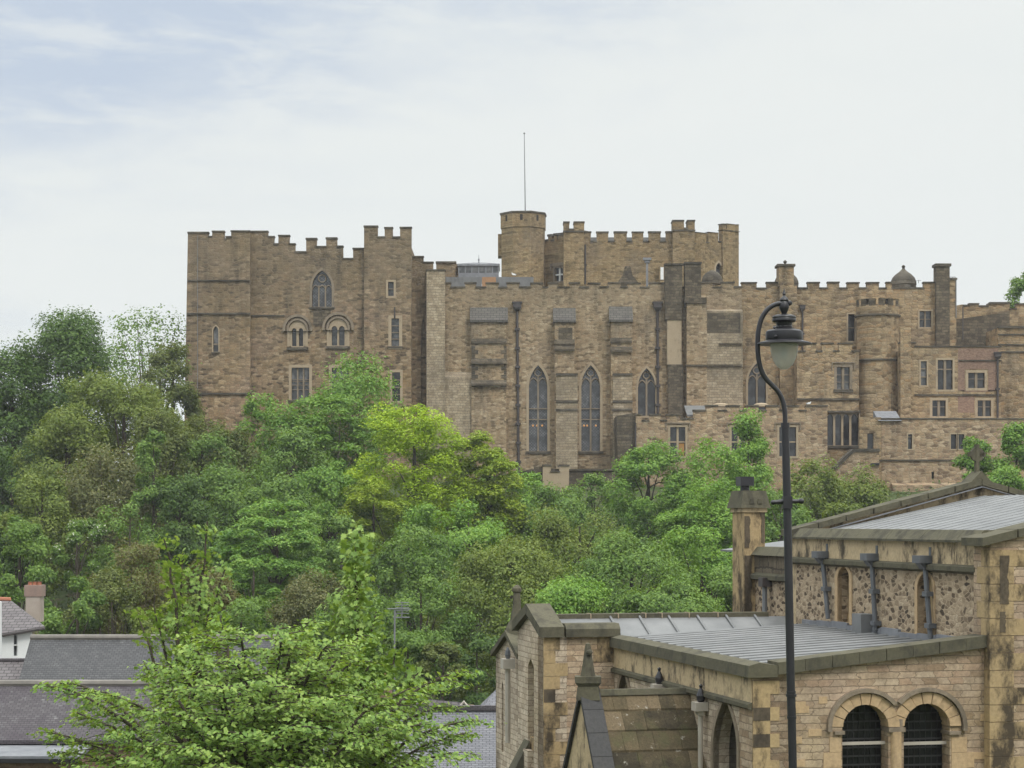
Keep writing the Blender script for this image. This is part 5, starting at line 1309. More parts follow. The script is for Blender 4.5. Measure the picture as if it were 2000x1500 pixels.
# slate roof right of the foreground tree, brick gable dormer, chimney, aerial
sr = thing('pale_slate_house', 'house with a pale grey slate roof and purple ridge beside the church', 'house', (at(850, 1450, 74).x, 74, hz(-3, 74)))
zs_ = at(0, 1386, 75).z; xa, xb_ = at(640, 0, 75).x, at(1000, 0, 75).x
o = roofpair(sr, (xa, 75), (xb_, 75), zs_, 4.4, 3.3, 'slate3')
MB().box(front(74.85), xa, xb_, zs_-.02, zs_+.16, 0, .3).build('ridge_tile', M['slate2'], o)
shell(sr, xa+.2, xb_-.2, 71, 79, zs_-3.0, 'castle_low', rid=zs_-.15)
br_ = thing('brick_gable_house', 'small slate roofed house with a red brick gable and an orange chimney pot', 'house', (at(830, 1400, 79).x, 79, hz(-3, 79)))
zz = at(0, 1366, 82).z; b = MB()
g0, gm_, g1 = at(889, 1394, 79.5), at(906, 1372, 79.5), at(924, 1394, 79.5)
rx = at(770, 1358, 83)
b.add([g0, gm_, g1, (g0.x-4.2, 83.5, g0.z), (gm_.x-3.9, 83.5, gm_.z), (g1.x-3.4, 83.5, g1.z)], [(0, 3, 4, 1), (1, 4, 5, 2), (0, 2, 5, 3), (3, 5, 4)])
o = b.build('roof', M['slate4'], br_)
b = MB().add([g0+Vector((.1, -.02, 0)), gm_+Vector((0, -.02, -.12)), g1+Vector((-.1, -.02, 0)), g0+Vector((.1, .3, 0)), gm_+Vector((0, .3, -.12)), g1+Vector((-.1, .3, 0))], [(0, 1, 2), (3, 5, 4), (0, 3, 4, 1), (1, 4, 5, 2), (0, 2, 5, 3)]); b.build('brick_gable', M['brick'], br_)
b = MB(); b.tube([g0+Vector((0, -.06, .02)), gm_+Vector((0, -.06, .03)), g1+Vector((0, -.06, .02))], .07, 5); b.build('bargeboard', M['pipe_pale'], br_)
b = MB().box(front(79.6), g0.x-4, g1.x-.05, hz(-3, 80)-1, g0.z, 0, 3.8); b.build('wall', M['brick'], br_)
o = MB().pbox(front(80), 735, 1336, 764, 1400, 0, .7).build('chimney_stack', M['brick'], br_)
MB().lathe([(.17, 0), (.15, .3), (.18, .32), (.18, .4), (.12, .4)], front(80).w(*front(80).pt(750, 1336), .35), 12).build('chimney_pot', M['ridge'], o)
bl = thing('blue_slate_roof_house', 'pale blue slate roof peeping out behind the church corner', 'house', (at(975, 1380, 86).x, 86, hz(-1, 86)))
xa, xb_ = at(936, 0, 86).x, at(1040, 0, 86).x; zz = at(0, 1352, 86).z
b = MB(); b.add([(xa, 85, zz-.75), (xb_, 85, zz-.75), (xb_, 87, zz+.2), (xa+.9, 87, zz+.2), (xb_, 90, zz-.9), (xa, 90, zz-.9)], [(0, 1, 2, 3), (3, 2, 4, 5), (0, 3, 5), (0, 5, 4, 1)]); b.build('roof', M['slate3'], bl)
b = MB().box(front(85.1), xa+.1, xb_, hz(-1, 86)-1, zz-.77, 0, 4.7); b.build('wall', M['castle_low'], bl)
ae = MB(); Ya = 78.0; Lp = lambda x, y: at(x, y, Ya)
ae.tube([at(770, 1382, Ya), Lp(771, 1192)], .035, 6)
for x0, y0, x1, y1 in ((757, 1189, 802, 1190), (772, 1206, 800, 1206), (768, 1206, 775, 1200)): ae.tube([Lp(x0, y0), Lp(x1, y1)], .025, 5)
ae.tube([Lp(785, 1175), Lp(785, 1207)], .02, 5); ae.tube([Lp(783, 1207), Lp(786, 1196)], .02, 5)
for y in (1177, 1182, 1187, 1193, 1198): ae.tube([Lp(772, y), Lp(799, y)], .014, 4)
a_ = ae.build('tv_aerial', M['rail']); tag(a_, 'grey television aerial on a tall mast above the small roofs', 'aerial')
# old wall on the slope
ow = MB(); pw_ = front(187); ow.prism(pw_, P(pw_, [(60, 1100), (90, 1097), (200, 1096), (340, 1102), (430, 1108), (430, 1180), (60, 1180)]), (), 0, .6)
M['oldwall'] = stone('old_brick', [(.07, .045, .04), (.12, .08, .065), (.15, .10, .08)], (.12, .10, .085), .45, .18, stain_amt=.6, stain_lo=.5)
w_ = ow.build('garden_wall', M['oldwall']); tag(w_, 'dark reddish garden wall half hidden by shrubs on the slope', 'wall')

# ------------------------------------------------------------------ trees and shrubs
def cards(name, mat, parent, cen, nor, size, rs, ratio=.62, shape='leaf'):
    """one small bent leaf face per point, all in one crown"""
    n = len(cen); cen = np.asarray(cen, float); nor = np.asarray(nor, float)
    nor /= np.linalg.norm(nor, axis=1)[:, None]+1e-9
    r = rs.normal(size=(n, 3)); tan = np.cross(nor, r); tan /= np.linalg.norm(tan, axis=1)[:, None]+1e-9
    bit = np.cross(nor, tan); s = np.asarray(size, float)
    if s.ndim == 0: s = np.full(n, float(s))
    s = (s*rs.uniform(.65, 1.35, n))[:, None]
    if shape == 'leaf':
        loc = [(-.5, 0, 0), (-.05, -.5*ratio, .08), (.5, 0, -.06), (-.05, .5*ratio, .08)]
    else:                                               # five lobed leaf
        loc = [(-.5, 0, 0), (-.28, -.22, .03), (-.3, -.5, -.04), (-.02, -.26, .05), (.16, -.46, -.02), (.18, -.16, .06), (.55, 0, -.08), (.18, .16, .06), (.16, .46, -.02), (-.02, .26, .05), (-.3, .5, -.04), (-.28, .22, .03)]
    k = len(loc); v = np.empty((n, k, 3))
    for i, (a, b_, c) in enumerate(loc): v[:, i, :] = cen+s*(a*tan+b_*bit+c*nor)
    me = bpy.data.meshes.new(name)
    me.vertices.add(n*k); me.vertices.foreach_set('co', v.ravel().astype(np.float32))
    me.loops.add(n*k); me.loops.foreach_set('vertex_index', np.arange(n*k, dtype=np.int32))
    me.polygons.add(n); me.polygons.foreach_set('loop_start', np.arange(0, n*k, k, dtype=np.int32))
    me.update(calc_edges=True); me.validate()
    me.materials.append(mat)
    o = bpy.data.objects.new(name, me); C.objects.link(o); o.parent = parent
    return o
UP = np.array([0, 0, 1.0])
def unit(v): return v/(np.linalg.norm(v, axis=-1, keepdims=True)+1e-9)
def clumps(rs, kind, rx, ry, hz_, n):
    """centres of the leaf clumps of a crown whose box is rx, ry, hz_ (half height); z from -hz_ to hz_"""
    d = unit(rs.normal(size=(n, 3)))
    lob = unit(rs.normal(size=(7, 3))); amp = rs.uniform(-.22, .26, 7)
    f = 1+sum(a*np.clip(d @ l, 0, 1)**3 for a, l in zip(amp, lob))
    r = rs.uniform(.5, 1.0, n)**.55*f
    c = d*r[:, None]
    if kind == 'cone':
        h = rs.uniform(0, 1, n); a = rs.uniform(0, 6.283, n); w = np.clip(1.05*(1-h)**.75+.1, 0, 1)*rs.uniform(.45, 1.0, n)**.5
        w *= np.where(h < .15, .55+h*3, 1)
        c = np.stack([np.cos(a)*w, np.sin(a)*w, 2*h-1], 1)
    elif kind == 'dome':
        c[:, 2] = np.where(c[:, 2] < 0, c[:, 2]*.85, c[:, 2])
    elif kind == 'spire':
        h = rs.uniform(0, 1, n); a = rs.uniform(0, 6.283, n); w = (.35+.65*np.sin(np.pi*np.clip(.15+h*.85, 0, 1)))*rs.uniform(.4, 1, n)**.5
        c = np.stack([np.cos(a)*w, np.sin(a)*w, 2*h-1], 1)
    return c*np.array([rx, ry, hz_])
FP = S.render.resolution_x
def tree(name, label, cat, px, top, w, h, Y, kind, pal, seed, dens=1.0, leaf=None, group='trees and shrubs on the castle slope', stems=0, blossom=0, zg=None):
    """px, top, w, h: where the crown stands and how large, read off the photograph at its own distance Y"""
    rs = np.random.RandomState(seed); rr = random.Random(seed)
    k = Y/F; X = (px-HX)*k; zt = (HY-top)*k; rx = w*k/2*1.06; hh = h*k/2*(1.3 if top < 1200 and Y < 230 else 1.0)
    zc_ = zt-hh; g = hz(X, Y)-.15 if zg is None else zg
    root = bpy.data.objects.new(name, None); C.objects.link(root); root.location = (X, Y, g); root['label'] = label; root['category'] = cat
    root.empty_display_size = .5
    if group: root['group'] = group
    ROOT[root.name] = Matrix.Translation((X, Y, g)).inverted()
    ry = min(rx*.9, max(hh, rx*.6)); zl = zc_-g
    size = leaf or max(.2, 2.9*Y/1962)
    lay = kind == 'layer'; pads = kind == 'pads' or lay; wisp = kind == 'wisp'
    shape = {'pads': 'round', 'layer': 'round', 'wisp': 'round'}.get(kind, kind)
    A = 4*math.pi*((rx*ry)**1.6/3+2*(rx*hh)**1.6/3)**(1/1.6)
    N = int(np.clip(dens*(3.4 if pads else 2.3)*A/(size*size*.42), 300, 46000))
    nc = int(np.clip(A/(4.4 if not pads else 2.0), 14, 170)); 
    if wisp: nc = int(nc*1.5)
    c = clumps(rs, shape, rx, ry, hh, nc); cr = (.30 if not pads else .27)*(rx*ry*hh)**(1/3)*rs.uniform(.6, 1.25, nc)
    c *= .86
    idx = rs.randint(0, nc, N)
    g3 = rs.normal(size=(N, 3)); rad = np.abs(rs.normal(size=(N, 1)))*.25+.55
    off = unit(g3)*rad
    if shape in ('cone', 'spire', 'dome'): off *= np.array([.9, .9, .9])
    flat = .42 if lay else .22 if pads else (.6 if not wisp else .8)
    off[:, 2] *= flat
    if pads: off[:, 2] -= .28*(off[:, 0]**2+off[:, 1]**2)
    pos = c[idx]+off*cr[idx][:, None]
    if not pads: pos[:, 2] += rs.normal(size=N)*.03*hh
    outw = unit(off+.5*c[idx]/np.array([rx, ry, hh]))
    nor = (unit(off)*.35+UP*.95+rs.normal(size=(N, 3))*.32) if pads else outw*.75+UP*.5+rs.normal(size=(N, 3))*.38
    fz, fx = hh/np.percentile(pos[:, 2], 99.6), rx/np.percentile(np.abs(pos[:, 0]), 98.5); fy = min(1.3, fx)
    sc = np.array([fx, fy, fz]); pos = pos*sc; c = c*sc
    pos[:, 2] = np.maximum(pos[:, 2]+zl, .15+.5*rs.uniform(0, 1, N))
    mats = G[pal]
    cards('crown', mats, root, pos, nor, size, rs)
    if blossom:
        j = rs.choice(N, int(N*blossom), replace=False); j = j[outw[j, 2] > -.1]
        cards('blossom', G['blossom'], root, pos[j]+outw[j]*.12, nor[j], size*.75, rs)
    b = MB(); q = Matrix.Translation((X, Y, g))
    th = max(.6, zl+hh*.25); r0 = max(.05, .026*rx+.018*hh)
    if not stems:
        lean = Vector((rr.uniform(-.1, .1)*rx, 0, th)); b.tube([q @ Vector((0, 0, -.3)), q @ (lean*.5), q @ lean, q @ (lean+Vector((0, 0, hh*.5)))], [r0*1.3, r0, r0*.7, r0*.25], 7)
        for i in range(9):
            e = c[rr.randrange(nc)]; e = Vector((e[0]*.8, e[1]*.8, e[2]*.8+zl)); s_ = lean*rr.uniform(.55, 1.0)
            m_ = (s_+e)/2+Vector((0, 0, .06*hh)); b.tube([q @ s_, q @ m_, q @ e], [r0*.5, r0*.33, r0*.12], 5, caps=False)
    else:
        for i in range(stems):
            e = c[rr.randrange(nc)]; e = Vector((e[0]*.95, e[1]*.95, e[2]+zl)); s_ = Vector((rr.uniform(-.25, .25)*rx, rr.uniform(-.25, .25)*rx, -.2))
            m_ = s_*.4+e*.6+Vector((-e.x*.18, -e.y*.18, .1*hh)); b.tube([q @ s_, q @ m_, q @ e], [.075, .05, .02], 4, caps=False)
    b.build('trunk', M['twig'] if stems else M['bark'], root, recalc=False)
    return root

BT = [  # kind of tree, label, px, top, w, h, Y, crown form, leaf colour, density, stems, blossom
 ('broadleaf_tree', 'tall dark green broadleaf tree on the skyline at far left', 138, 612, 196, 300, 200, 'round', 'dark', 2.0, 0, 0),
 ('broadleaf_tree', 'dark green broadleaf tree cut by the left picture edge, beside the tall skyline tree', 22, 672, 160, 330, 196, 'round', 'dark', 2.0, 0, 0),
 ('broadleaf_tree', 'lowest dark broadleaf tree in the shade at the far left edge', 30, 880, 170, 240, 186, 'round', 'dark', 1.1, 0, 0),
 ('birch_tree', 'airy thin leaved tree with open twigs against the sky left of the castle', 292, 602, 176, 210, 232, 'wisp', 'mid', .22, 46, 0),
 ('broadleaf_tree', 'bushy olive green tree pressed against the left corner of the castle', 332, 672, 120, 190, 218, 'spire', 'olive', 1.2, 0, 0),
 ('willow_tree', 'large domed mossy green willow on the slope left of the castle', 232, 735, 250, 260, 192, 'dome', 'moss', 1.2, 0, 0),
 ('willow_tree', 'smaller mossy dome below the dark skyline trees at left', 128, 800, 170, 250, 186, 'dome', 'moss', 1.2, 0, 0),
 ('scrub_tree', 'grey green twiggy tree with many thin stems on the left slope', 215, 872, 200, 230, 176, 'wisp', 'grey', .75, 30, .02),
 ('scrub_tree', 'budding brown twiggy tree between the willow and the castle corner', 318, 800, 120, 200, 184, 'wisp', 'olive', .9, 24, 0),
 ('hawthorn_bush', 'hawthorn bush speckled with white blossom above the garden wall', 152, 1015, 96, 90, 158, 'round', 'mid', 1.1, 0, .07),
 ('broadleaf_tree', 'light green tree at the left edge above the white house', 32, 1012, 140, 165, 140, 'spire', 'mid', 1.2, 0, 0),
 ('scrub_tree', 'thin green scrub tree with bare stems above the garden wall', 245, 985, 130, 150, 160, 'wisp', 'mid', .6, 30, 0),
 ('broadleaf_tree', 'slender green tree in front of the willow dome', 300, 845, 80, 180, 172, 'spire', 'mid', 1.0, 0, 0),
 ('broadleaf_tree', 'grey green tree below the left castle corner', 425, 822, 160, 220, 190, 'round', 'olive', 1.2, 0, 0),
 ('ash_tree', 'feathery green tree in front of the narrow castle buttress', 505, 770, 110, 170, 200, 'spire', 'green', .55, 12, 0),
 ('ash_tree', 'bright feathery green tree covering the mullioned windows of the left block', 690, 692, 170, 190, 204, 'wisp', 'green', .62, 26, 0),
 ('ash_tree', 'layered green tree below the lower left castle windows', 640, 775, 190, 190, 198, 'pads', 'green', .85, 10, 0),
 ('broadleaf_tree', 'mid green tree under the castle block left of the yellow maple', 575, 835, 160, 190, 190, 'round', 'mid', 1.1, 0, 0),
 ('broadleaf_tree', 'shaded green tree in the middle of the left slope', 455, 915, 190, 190, 180, 'round', 'mid', 1.1, 0, 0),
 ('broadleaf_tree', 'dense green tree directly left of the yellow maple', 640, 905, 150, 180, 180, 'round', 'green', 1.0, 0, 0),
 ('broadleaf_tree', 'dark green tree in the hollow above the brown slope', 350, 930, 150, 180, 172, 'round', 'dark', 1.0, 0, 0),
 ('broadleaf_tree', 'deep green tree behind the pale layered tree', 540, 930, 140, 150, 174, 'round', 'mid', 1.0, 0, 0),
 ('dogwood_tree', 'pale jade tree with flat layered branches on the lower left slope', 540, 982, 200, 200, 152, 'pads', 'jade', 1.15, 0, 0),
 ('dogwood_tree', 'small jade sapling with flat layers right of the larger layered tree', 500, 1085, 110, 120, 146, 'pads', 'jade', 1.0, 0, 0),
 ('broadleaf_tree', 'leafy green tree between the layered tree and the yellow maple', 660, 1010, 150, 190, 158, 'round', 'mid', 1.0, 0, 0),
 ('maple_tree', 'bright yellow green maple in front of the corner of the great hall', 800, 798, 215, 250, 184, 'layer', 'lime', 1.5, 0, 0),
 ('maple_tree', 'smaller yellow green maple right of the bright one, below the hall buttress', 950, 850, 150, 180, 186, 'layer', 'lime2', 1.4, 0, 0),
 ('maple_tree', 'lower yellow green maple bough left of the bright maple', 735, 940, 120, 130, 178, 'layer', 'lime2', 1.3, 0, 0),
 ('broadleaf_tree', 'fresh green tree under the yellow maples', 905, 985, 210, 180, 168, 'round', 'fresh', 1.1, 0, 0),
 ('broadleaf_tree', 'mid green tree below the tall pointed hall windows', 1085, 950, 190, 170, 190, 'round', 'mid', 1.1, 0, 0),
 ('sapling', 'small light sapling growing beside the battlemented pier', 1050, 925, 55, 90, 205, 'spire', 'fresh', .8, 0, 0),
 ('sapling', 'thin sapling growing in front of the retaining wall right of the pier', 1160, 925, 80, 90, 205, 'wisp', 'mid', .7, 10, 0),
 ('broadleaf_tree', 'rounded bright green tree under the left end of the low battlemented range', 1268, 868, 150, 170, 196, 'round', 'green', 1.35, 0, 0),
 ('broadleaf_tree', 'pointed fresh green tree reaching the parapet of the low battlemented range', 1462, 808, 105, 220, 198, 'cone', 'fresh', 1.2, 0, 0),
 ('broadleaf_tree', 'loose green tree between the bright round tree and the pointed tree', 1395, 862, 130, 200, 192, 'wisp', 'fresh', 1.0, 12, 0),
 ('broadleaf_tree', 'spreading fresh green tree behind the church chimney', 1385, 945, 190, 200, 176, 'layer', 'fresh', 1.2, 0, 0),
 ('scrub_tree', 'soft green scrub tree right of the lamp post below the four light window', 1590, 900, 130, 190, 196, 'wisp', 'moss', 1.1, 14, 0),
 ('scrub_tree', 'soft green scrub tree nearest the terrace wall above the church roof', 1685, 918, 130, 160, 198, 'wisp', 'moss', 1.0, 14, 0),
 ('scrub_tree', 'lower green tree just behind the church clerestory left of the lamp', 1530, 960, 130, 180, 180, 'round', 'mid', 1.1, 0, 0),
 ('scrub_tree', 'low green bush peeping over the church parapet', 1640, 985, 150, 110, 170, 'round', 'moss', 1.1, 0, 0),
 ('ivy_tree', 'pointed green tree behind the gable cross of the church', 1905, 858, 105, 150, 196, 'cone', 'green', 1.4, 0, 0),
 ('ivy_tree', 'dense green tree cut by the right edge below the terrace wall', 1985, 830, 110, 180, 194, 'cone', 'green', 1.4, 0, 0),
 ('ivy_tree', 'low green bush right of the gable cross', 1950, 915, 120, 110, 190, 'round', 'green', 1.3, 0, 0),
 ('broadleaf_tree', 'large mid green tree in the middle of the lower slope', 985, 1058, 280, 230, 140, 'round', 'moss', 1.25, 0, 0),
 ('broadleaf_tree', 'deep green tree right of the large one on the lower slope', 1235, 1045, 260, 240, 142, 'round', 'mid', 1.15, 0, 0),
 ('broadleaf_tree', 'leafy green tree left of the church chimney', 1365, 1030, 150, 190, 150, 'round', 'fresh', 1.0, 0, 0),
 ('broadleaf_tree', 'dark green tree low beside the church chimney', 1395, 1110, 130, 140, 140, 'round', 'mid', .9, 0, 0),
 ('broadleaf_tree', 'mid green tree between the two large lower slope trees', 1130, 1000, 200, 180, 162, 'round', 'moss', 1.1, 0, 0),
 ('broadleaf_tree', 'shaded green tree below the yellow maples on the lower slope', 800, 1035, 190, 200, 152, 'round', 'mid', 1.1, 0, 0),
 ('broadleaf_tree', 'dark leafy tree behind the television aerial', 830, 1130, 170, 170, 136, 'round', 'mid', 1.0, 0, 0),
 ('broadleaf_tree', 'bright green tree front right behind the church finial', 1105, 1130, 190, 170, 130, 'round', 'fresh', 1.1, 0, 0),
 ('broadleaf_tree', 'low green tree above the grey lead roof of the church', 1290, 1130, 210, 150, 130, 'round', 'mid', 1.1, 0, 0),
 ('yew_shrub', 'upright olive green shrub right of the television aerial', 860, 1258, 110, 120, 122, 'spire', 'olive', 1.3, 0, 0),
 ('yew_shrub', 'dense dark shrub left of the church gables', 925, 1240, 120, 160, 124, 'round', 'dark', 1.2, 0, 0),
 ('yew_shrub', 'mid green shrub below the aerial elements', 800, 1235, 110, 130, 124, 'round', 'mid', 1.1, 0, 0),
 ('broadleaf_tree', 'leafy light bush right of the white house chimney', 150, 1130, 120, 125, 128, 'round', 'mid', 1.15, 0, 0),
 ('scrub_tree', 'reddish brown twiggy thicket in front of the garden wall', 265, 1062, 170, 180, 142, 'wisp', 'brown', .8, 40, 0),
 ('scrub_tree', 'brown twiggy bush above the long slate roof', 215, 1110, 150, 150, 132, 'wisp', 'olive', .9, 30, 0),
 ('scrub_tree', 'second brown twiggy thicket right of the garden wall', 390, 1100, 150, 160, 138, 'wisp', 'brown', .8, 34, 0),
 ('scrub_tree', 'dull green bush above the right end of the long slate roof', 330, 1165, 150, 110, 126, 'wisp', 'moss', .9, 22, 0),
 ('scrub_tree', 'grey twiggy bush behind the spreading tree in the foreground', 620, 1120, 170, 170, 136, 'wisp', 'grey', .9, 26, 0),
 ('broadleaf_tree', 'green bush low on the slope behind the foreground maple', 700, 1150, 170, 160, 132, 'round', 'mid', 1.0, 0, 0),
 ('broadleaf_tree', 'low green bush behind the foreground tree crown', 480, 1170, 190, 140, 128, 'round', 'mid', 1.0, 0, 0),
 ('ash_tree', 'feathery green tree rising before the mullioned window of the left block', 556, 790, 120, 170, 197, 'wisp', 'green', .7, 14, 0),
 ('broadleaf_tree', 'mid green tree under the lancet window of the castle buttress', 400, 848, 130, 170, 187, 'round', 'mid', 1.0, 0, 0),
 ('scrub_tree', 'dull mossy tree between the grey twiggy tree and the garden wall', 90, 930, 150, 170, 172, 'round', 'moss', 1.0, 0, 0),
 ('broadleaf_tree', 'fresh green tree just left of the battlemented pier', 985, 925, 120, 130, 190, 'round', 'fresh', 1.0, 0, 0),
 ('broadleaf_tree', 'distant tree top above the curtain wall at the right edge', 2012, 530, 80, 120, 262, 'round', 'mid', .8, 0, 0),
]
for i, (nm, lb_, px, top, w_, h_, Y, kd, pal, de, st, bl_) in enumerate(BT):
    tree(nm, lb_, 'shrub' if 'shrub' in nm or 'bush' in nm else 'tree', px, top, w_, h_, Y, kd, pal, 100+i, de, None, 'trees and shrubs on the castle slope', st, bl_)
# ground cover between the trees
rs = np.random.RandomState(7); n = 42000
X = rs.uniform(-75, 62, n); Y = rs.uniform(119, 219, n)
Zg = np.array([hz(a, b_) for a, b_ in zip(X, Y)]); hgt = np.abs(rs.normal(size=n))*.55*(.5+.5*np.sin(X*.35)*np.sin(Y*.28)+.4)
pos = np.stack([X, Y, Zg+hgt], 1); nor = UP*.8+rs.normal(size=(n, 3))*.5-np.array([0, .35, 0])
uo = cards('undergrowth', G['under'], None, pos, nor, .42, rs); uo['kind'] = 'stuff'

# ------------------------------------------------------------------ the two trees in the foreground
def grown(name, label, root_px, Y, limbs, leaf, pal, seed, lobed, fill, stems_r=.11, group=None):
    """limbs: (px, py, depth offset, sideways spread, leaf count) reached from the root by curved branches carrying leaf sprays"""
    rs = np.random.RandomState(seed); rr = random.Random(seed)
    X = (root_px-HX)/F*Y; g = hz(X, Y)-.2
    root = bpy.data.objects.new(name, None); C.objects.link(root); root.location = (X, Y, g); root['label'] = label; root['category'] = 'tree'
    ROOT[root.name] = Matrix.Translation((X, Y, g)).inverted()
    P0 = Vector((X, Y, g)); b = MB(); cen, nor = [], []
    for (px, py, dy, k0, spread, nleaf, upr) in limbs:
        E = at(px, py, Y+dy); s0 = P0+Vector((rr.uniform(-.12, .12), rr.uniform(-.12, .12), k0))
        d = E-s0
        c1 = s0+Vector((d.x*.18, d.y*.18, d.z*(.55+.2*upr))); c2 = s0+Vector((d.x*(.62-.25*upr), d.y*(.62-.25*upr), d.z*(.95-.18*upr)))
        pts = []
        for i in range(13):
            t_ = i/12; pts.append(s0*(1-t_)**3+c1*3*t_*(1-t_)**2+c2*3*t_*t_*(1-t_)+E*t_**3+Vector((rr.uniform(-.05, .05), rr.uniform(-.05, .05), rr.uniform(-.03, .03)))*min(1, 4*t_)*(t_ < .99))
        L = d.length; r0 = stems_r*min(1, .35+L/9)
        b.tube(pts, [r0*(1-.9*(i/12))+.006 for i in range(13)], 7, caps=False)
        nt_ = max(4, int(nleaf/26))
        for j in range(nt_):
            t_ = .22+.78*(j+rr.random())/nt_; f = t_*12; i = min(11, int(f)); p = pts[i].lerp(pts[i+1], f-i); ax = (pts[i+1]-pts[i]).normalized()
            if upr > .6:
                a = rr.uniform(0, 6.283); dr = Vector((math.cos(a), math.sin(a), rr.uniform(.1, .7))).normalized(); ln = spread*(1.25-t_*1.05)*rr.uniform(.4, 1.1)
            else:
                sd = ax.cross(Vector((0, 0, 1))); sd = sd.normalized() if sd.length > .1 else Vector((rr.uniform(-1, 1), rr.uniform(-1, 1), 0)).normalized()
                a = rr.choice((-1, 1)); dr = (sd*a*rr.uniform(.4, 1.2)+Vector((ax.x, ax.y, 0))*rr.uniform(.3, 1.1)+Vector((0, 0, rr.uniform(-.04, .14)))).normalized()
                ln = spread*(1.25-t_*.6)*rr.uniform(.45, 1.15)
            e = p+dr*ln+Vector((0, 0, -.10*ln*ln)); m_ = p+dr*ln*.5+Vector((0, 0, .04*ln))
            b.tube([p, m_, e], [.014, .009, .004], 4, caps=False)
            k = 26
            for q in range(k):
                u = rr.random()**.75; w_ = p.lerp(m_, u*2) if u < .5 else m_.lerp(e, u*2-1)
                jit = leaf*(1.0 if upr <= .6 else 1.1)
                cen.append((w_.x+rr.gauss(0, jit), w_.y+rr.gauss(0, jit), w_.z+rr.gauss(0, jit*(.34 if upr <= .6 else .8))-leaf*.2))
                oc = Vector((w_.x-X, w_.y-Y, 0)); oc = oc/(oc.length+.5)
                nor.append((oc.x*.45+rr.gauss(0, .42), oc.y*.45+rr.gauss(0, .42), .72) if upr <= .6 else (dr.x*.8+rr.gauss(0, .4), dr.y*.8+rr.gauss(0, .4), .7))
    b.build('trunk', M['bark'], root, recalc=False)
    cen = np.array(cen)-np.array([X, Y, g])
    cards('crown', G[pal], root, cen, np.array(nor), leaf, rs, .62, 'lobed' if lobed else 'leaf')
    return root
LF = []
r_ = random.Random(12)
targets = [(105, 1432, .6), (100, 1340, -.8), (150, 1392, 1.0), (132, 1333, .2), (205, 1352, -1.2), (262, 1372, 1.4), (300, 1320, .8), (380, 1262, -.6), (330, 1300, -1.4), (430, 1205, .3), (405, 1240, 1.4), (470, 1225, -1.0), (545, 1228, .8), (600, 1212, -.3), (570, 1262, 1.6), (650, 1250, -1.4), (690, 1290, 1.2), (740, 1330, -.8), (800, 1345, .6), (898, 1312, .2), (840, 1345, 1.2), (925, 1405, -.4), (905, 1432, 1.0), (880, 1470, -1.2), (820, 1415, -1.6), (760, 1390, -2.0), (650, 1360, -2.2), (540, 1330, -2.2), (430, 1340, -2.4), (330, 1392, -2.2), (230, 1430, -1.8), (140, 1470, .9), (170, 1500, -1.0), (260, 1482, -2.2), (360, 1460, -2.6), (470, 1430, -2.8), (580, 1420, -2.8), (700, 1450, -2.4), (800, 1492, -1.6), (620, 1330, 1.8), (480, 1320, 1.6), (350, 1370, 2.0), (730, 1400, 2.0), (440, 1500, -2.9), (560, 1500, -2.9), (670, 1500, -2.6), (300, 1530, -2.0), (510, 1270, -.2), (860, 1380, .4), (620, 1285, -1.0), (670, 1320, -.9), (460, 1290, -1.1), (560, 1235, -.9), (700, 1245, .4), (390, 1310, -1.2), (590, 1370, -1.8), (500, 1380, -2.0), (780, 1420, -.8), (420, 1400, -1.6)]
for px, py, dy in targets: LF.append((px, py, dy, r_.uniform(.8, 2.4), r_.uniform(.8, 1.25), 960, 0.0 if py > 1290 else .35))
grown('spreading_tree', 'large fresh green tree with wide layered branches in the foreground at bottom left', 500, 38.0, LF, .104, 'front', 3, False, 0, .075)
LM_ = [(692, 1048, .5, 1.0, .62, 1100, 1.0), (655, 1180, .9, 1.0, .5, 660, 1.0), (735, 1195, .1, 1.2, .5, 660, 1.0), (775, 1270, .3, 1.4, .55, 600, .8), (820, 1310, .2, 1.2, .5, 520, .7), (640, 1260, 1.0, 1.2, .5, 520, .8), (700, 1290, .2, 1.0, .6, 720, 1.0)]
grown('young_maple', 'upright bright green maple leader rising behind the spreading tree', 705, 41.5, LM_, .135, 'front2', 5, True, 0, .09)
LN_ = [(405, 1018, .5, 1.0, .34, 540, 1.0), (320, 1052, -.2, 1.0, .34, 504, 1.0), (358, 1075, .3, 1.0, .36, 540, 1.0), (266, 1196, .1, 1.0, .30, 360, 1.0), (440, 1110, .8, 1.0, .38, 504, 1.0), (300, 1180, .6, 1.0, .36, 432, 1.0), (345, 1160, .9, 1.0, .45, 576, 1.0), (410, 1170, .2, 1.0, .45, 540, 1.0), (280, 1290, .3, 1.0, .4, 396, .9), (375, 1210, -.3, 1.0, .5, 576, .9)]
LN_ = [(a, b_, c_, d_, e_*.6, f_*.8, g_) for a, b_, c_, d_, e_, f_, g_ in LN_]
grown('young_maple', 'twin stemmed upright green maple behind the left side of the spreading tree', 365, 42.0, LN_, .11, 'front2', 6, True, 0, .08)

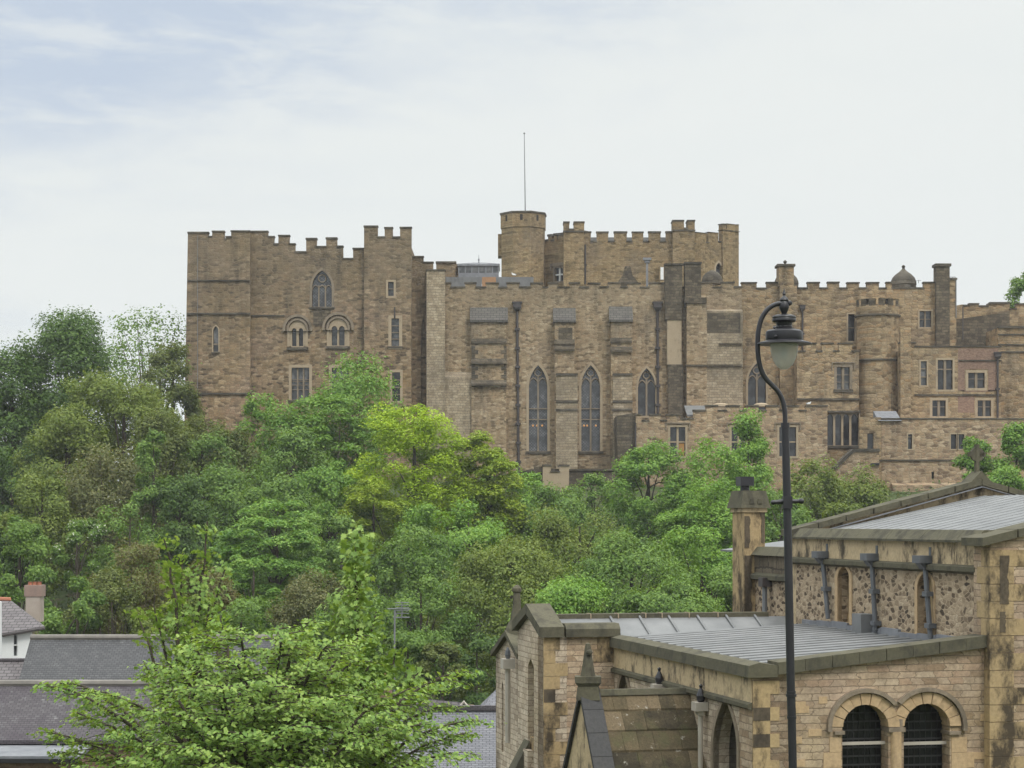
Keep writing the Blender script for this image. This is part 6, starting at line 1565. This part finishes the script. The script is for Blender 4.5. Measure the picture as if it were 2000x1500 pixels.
# gulls on the parapets
def gull(px, py, Y, lab, face):
    k = Y/F; p = at(px, py, Y)
    root = bpy.data.objects.new('gull', None); C.objects.link(root); root.location = p; root['label'] = lab; root['category'] = 'gull'; root['group'] = 'gulls on the castle parapets'
    ROOT[root.name] = Matrix.Translation(p).inverted()
    ax = Vector((face, -.2, .16)).normalized()
    b = MB().lathe([(0, -.26), (.06, -.2), (.115, -.06), (.125, .06), (.09, .18), (.05, .25), (0, .27)], p+Vector((0, 0, .24)), 12, axis=ax)
    b.lathe([(0, -.09), (.05, -.05), (.068, 0), (.05, .06), (0, .08)], p+Vector((face*.25, -.05, .42)), 10)
    b.tube([p+Vector((face*.18, -.03, .30)), p+Vector((face*.25, -.05, .42))], [.07, .05], 8)
    b.build('body', M['whitep'], root, smooth=True)
    MB().tube([p+Vector((face*.30, -.06, .42)), p+Vector((face*.39, -.08, .40))], [.022, .006], 6).build('beak', M['ridge'], root)
    MB().lathe([(0, -.3), (.05, -.16), (.1, .0), (.085, .1), (0, .16)], p+Vector((-face*.06, .02, .285)), 10, axis=ax).build('wing', M['rail'], root, smooth=True)
    for d in (-.04, .05): MB().tube([p+Vector((d, 0, .0)), p+Vector((d, 0, .16))], .014, 5).build('leg', M['ridge'], root)
gull(1004, 540.5, 232.56, 'white gull standing on the lead sheeted parapet below the keep', -1)
gull(1579, 792.5, 222.4, 'white gull standing on the low battlemented range right of the lamp post', 1)

# ------------------------------------------------------------------ the faint veil of an overcast day
hzb = MB().add([(x, y, z) for z in (-27.5, 60) for x, y in ((-1200, -80), (1200, -80), (1200, 1900), (-1200, 1900))], BX).build('haze', bpy.data.materials.new('haze_air'))
hzb['kind'] = 'stuff'; hm = hzb.data.materials[0]; hm.use_nodes = True; hm.node_tree.nodes.clear()
pv = hm.node_tree.nodes.new('ShaderNodeVolumePrincipled'); pv.inputs['Color'].default_value = (.93, .95, 1, 1); pv.inputs['Density'].default_value = .00018
ho = hm.node_tree.nodes.new('ShaderNodeOutputMaterial'); hm.node_tree.links.new(pv.outputs[0], ho.inputs['Volume'])
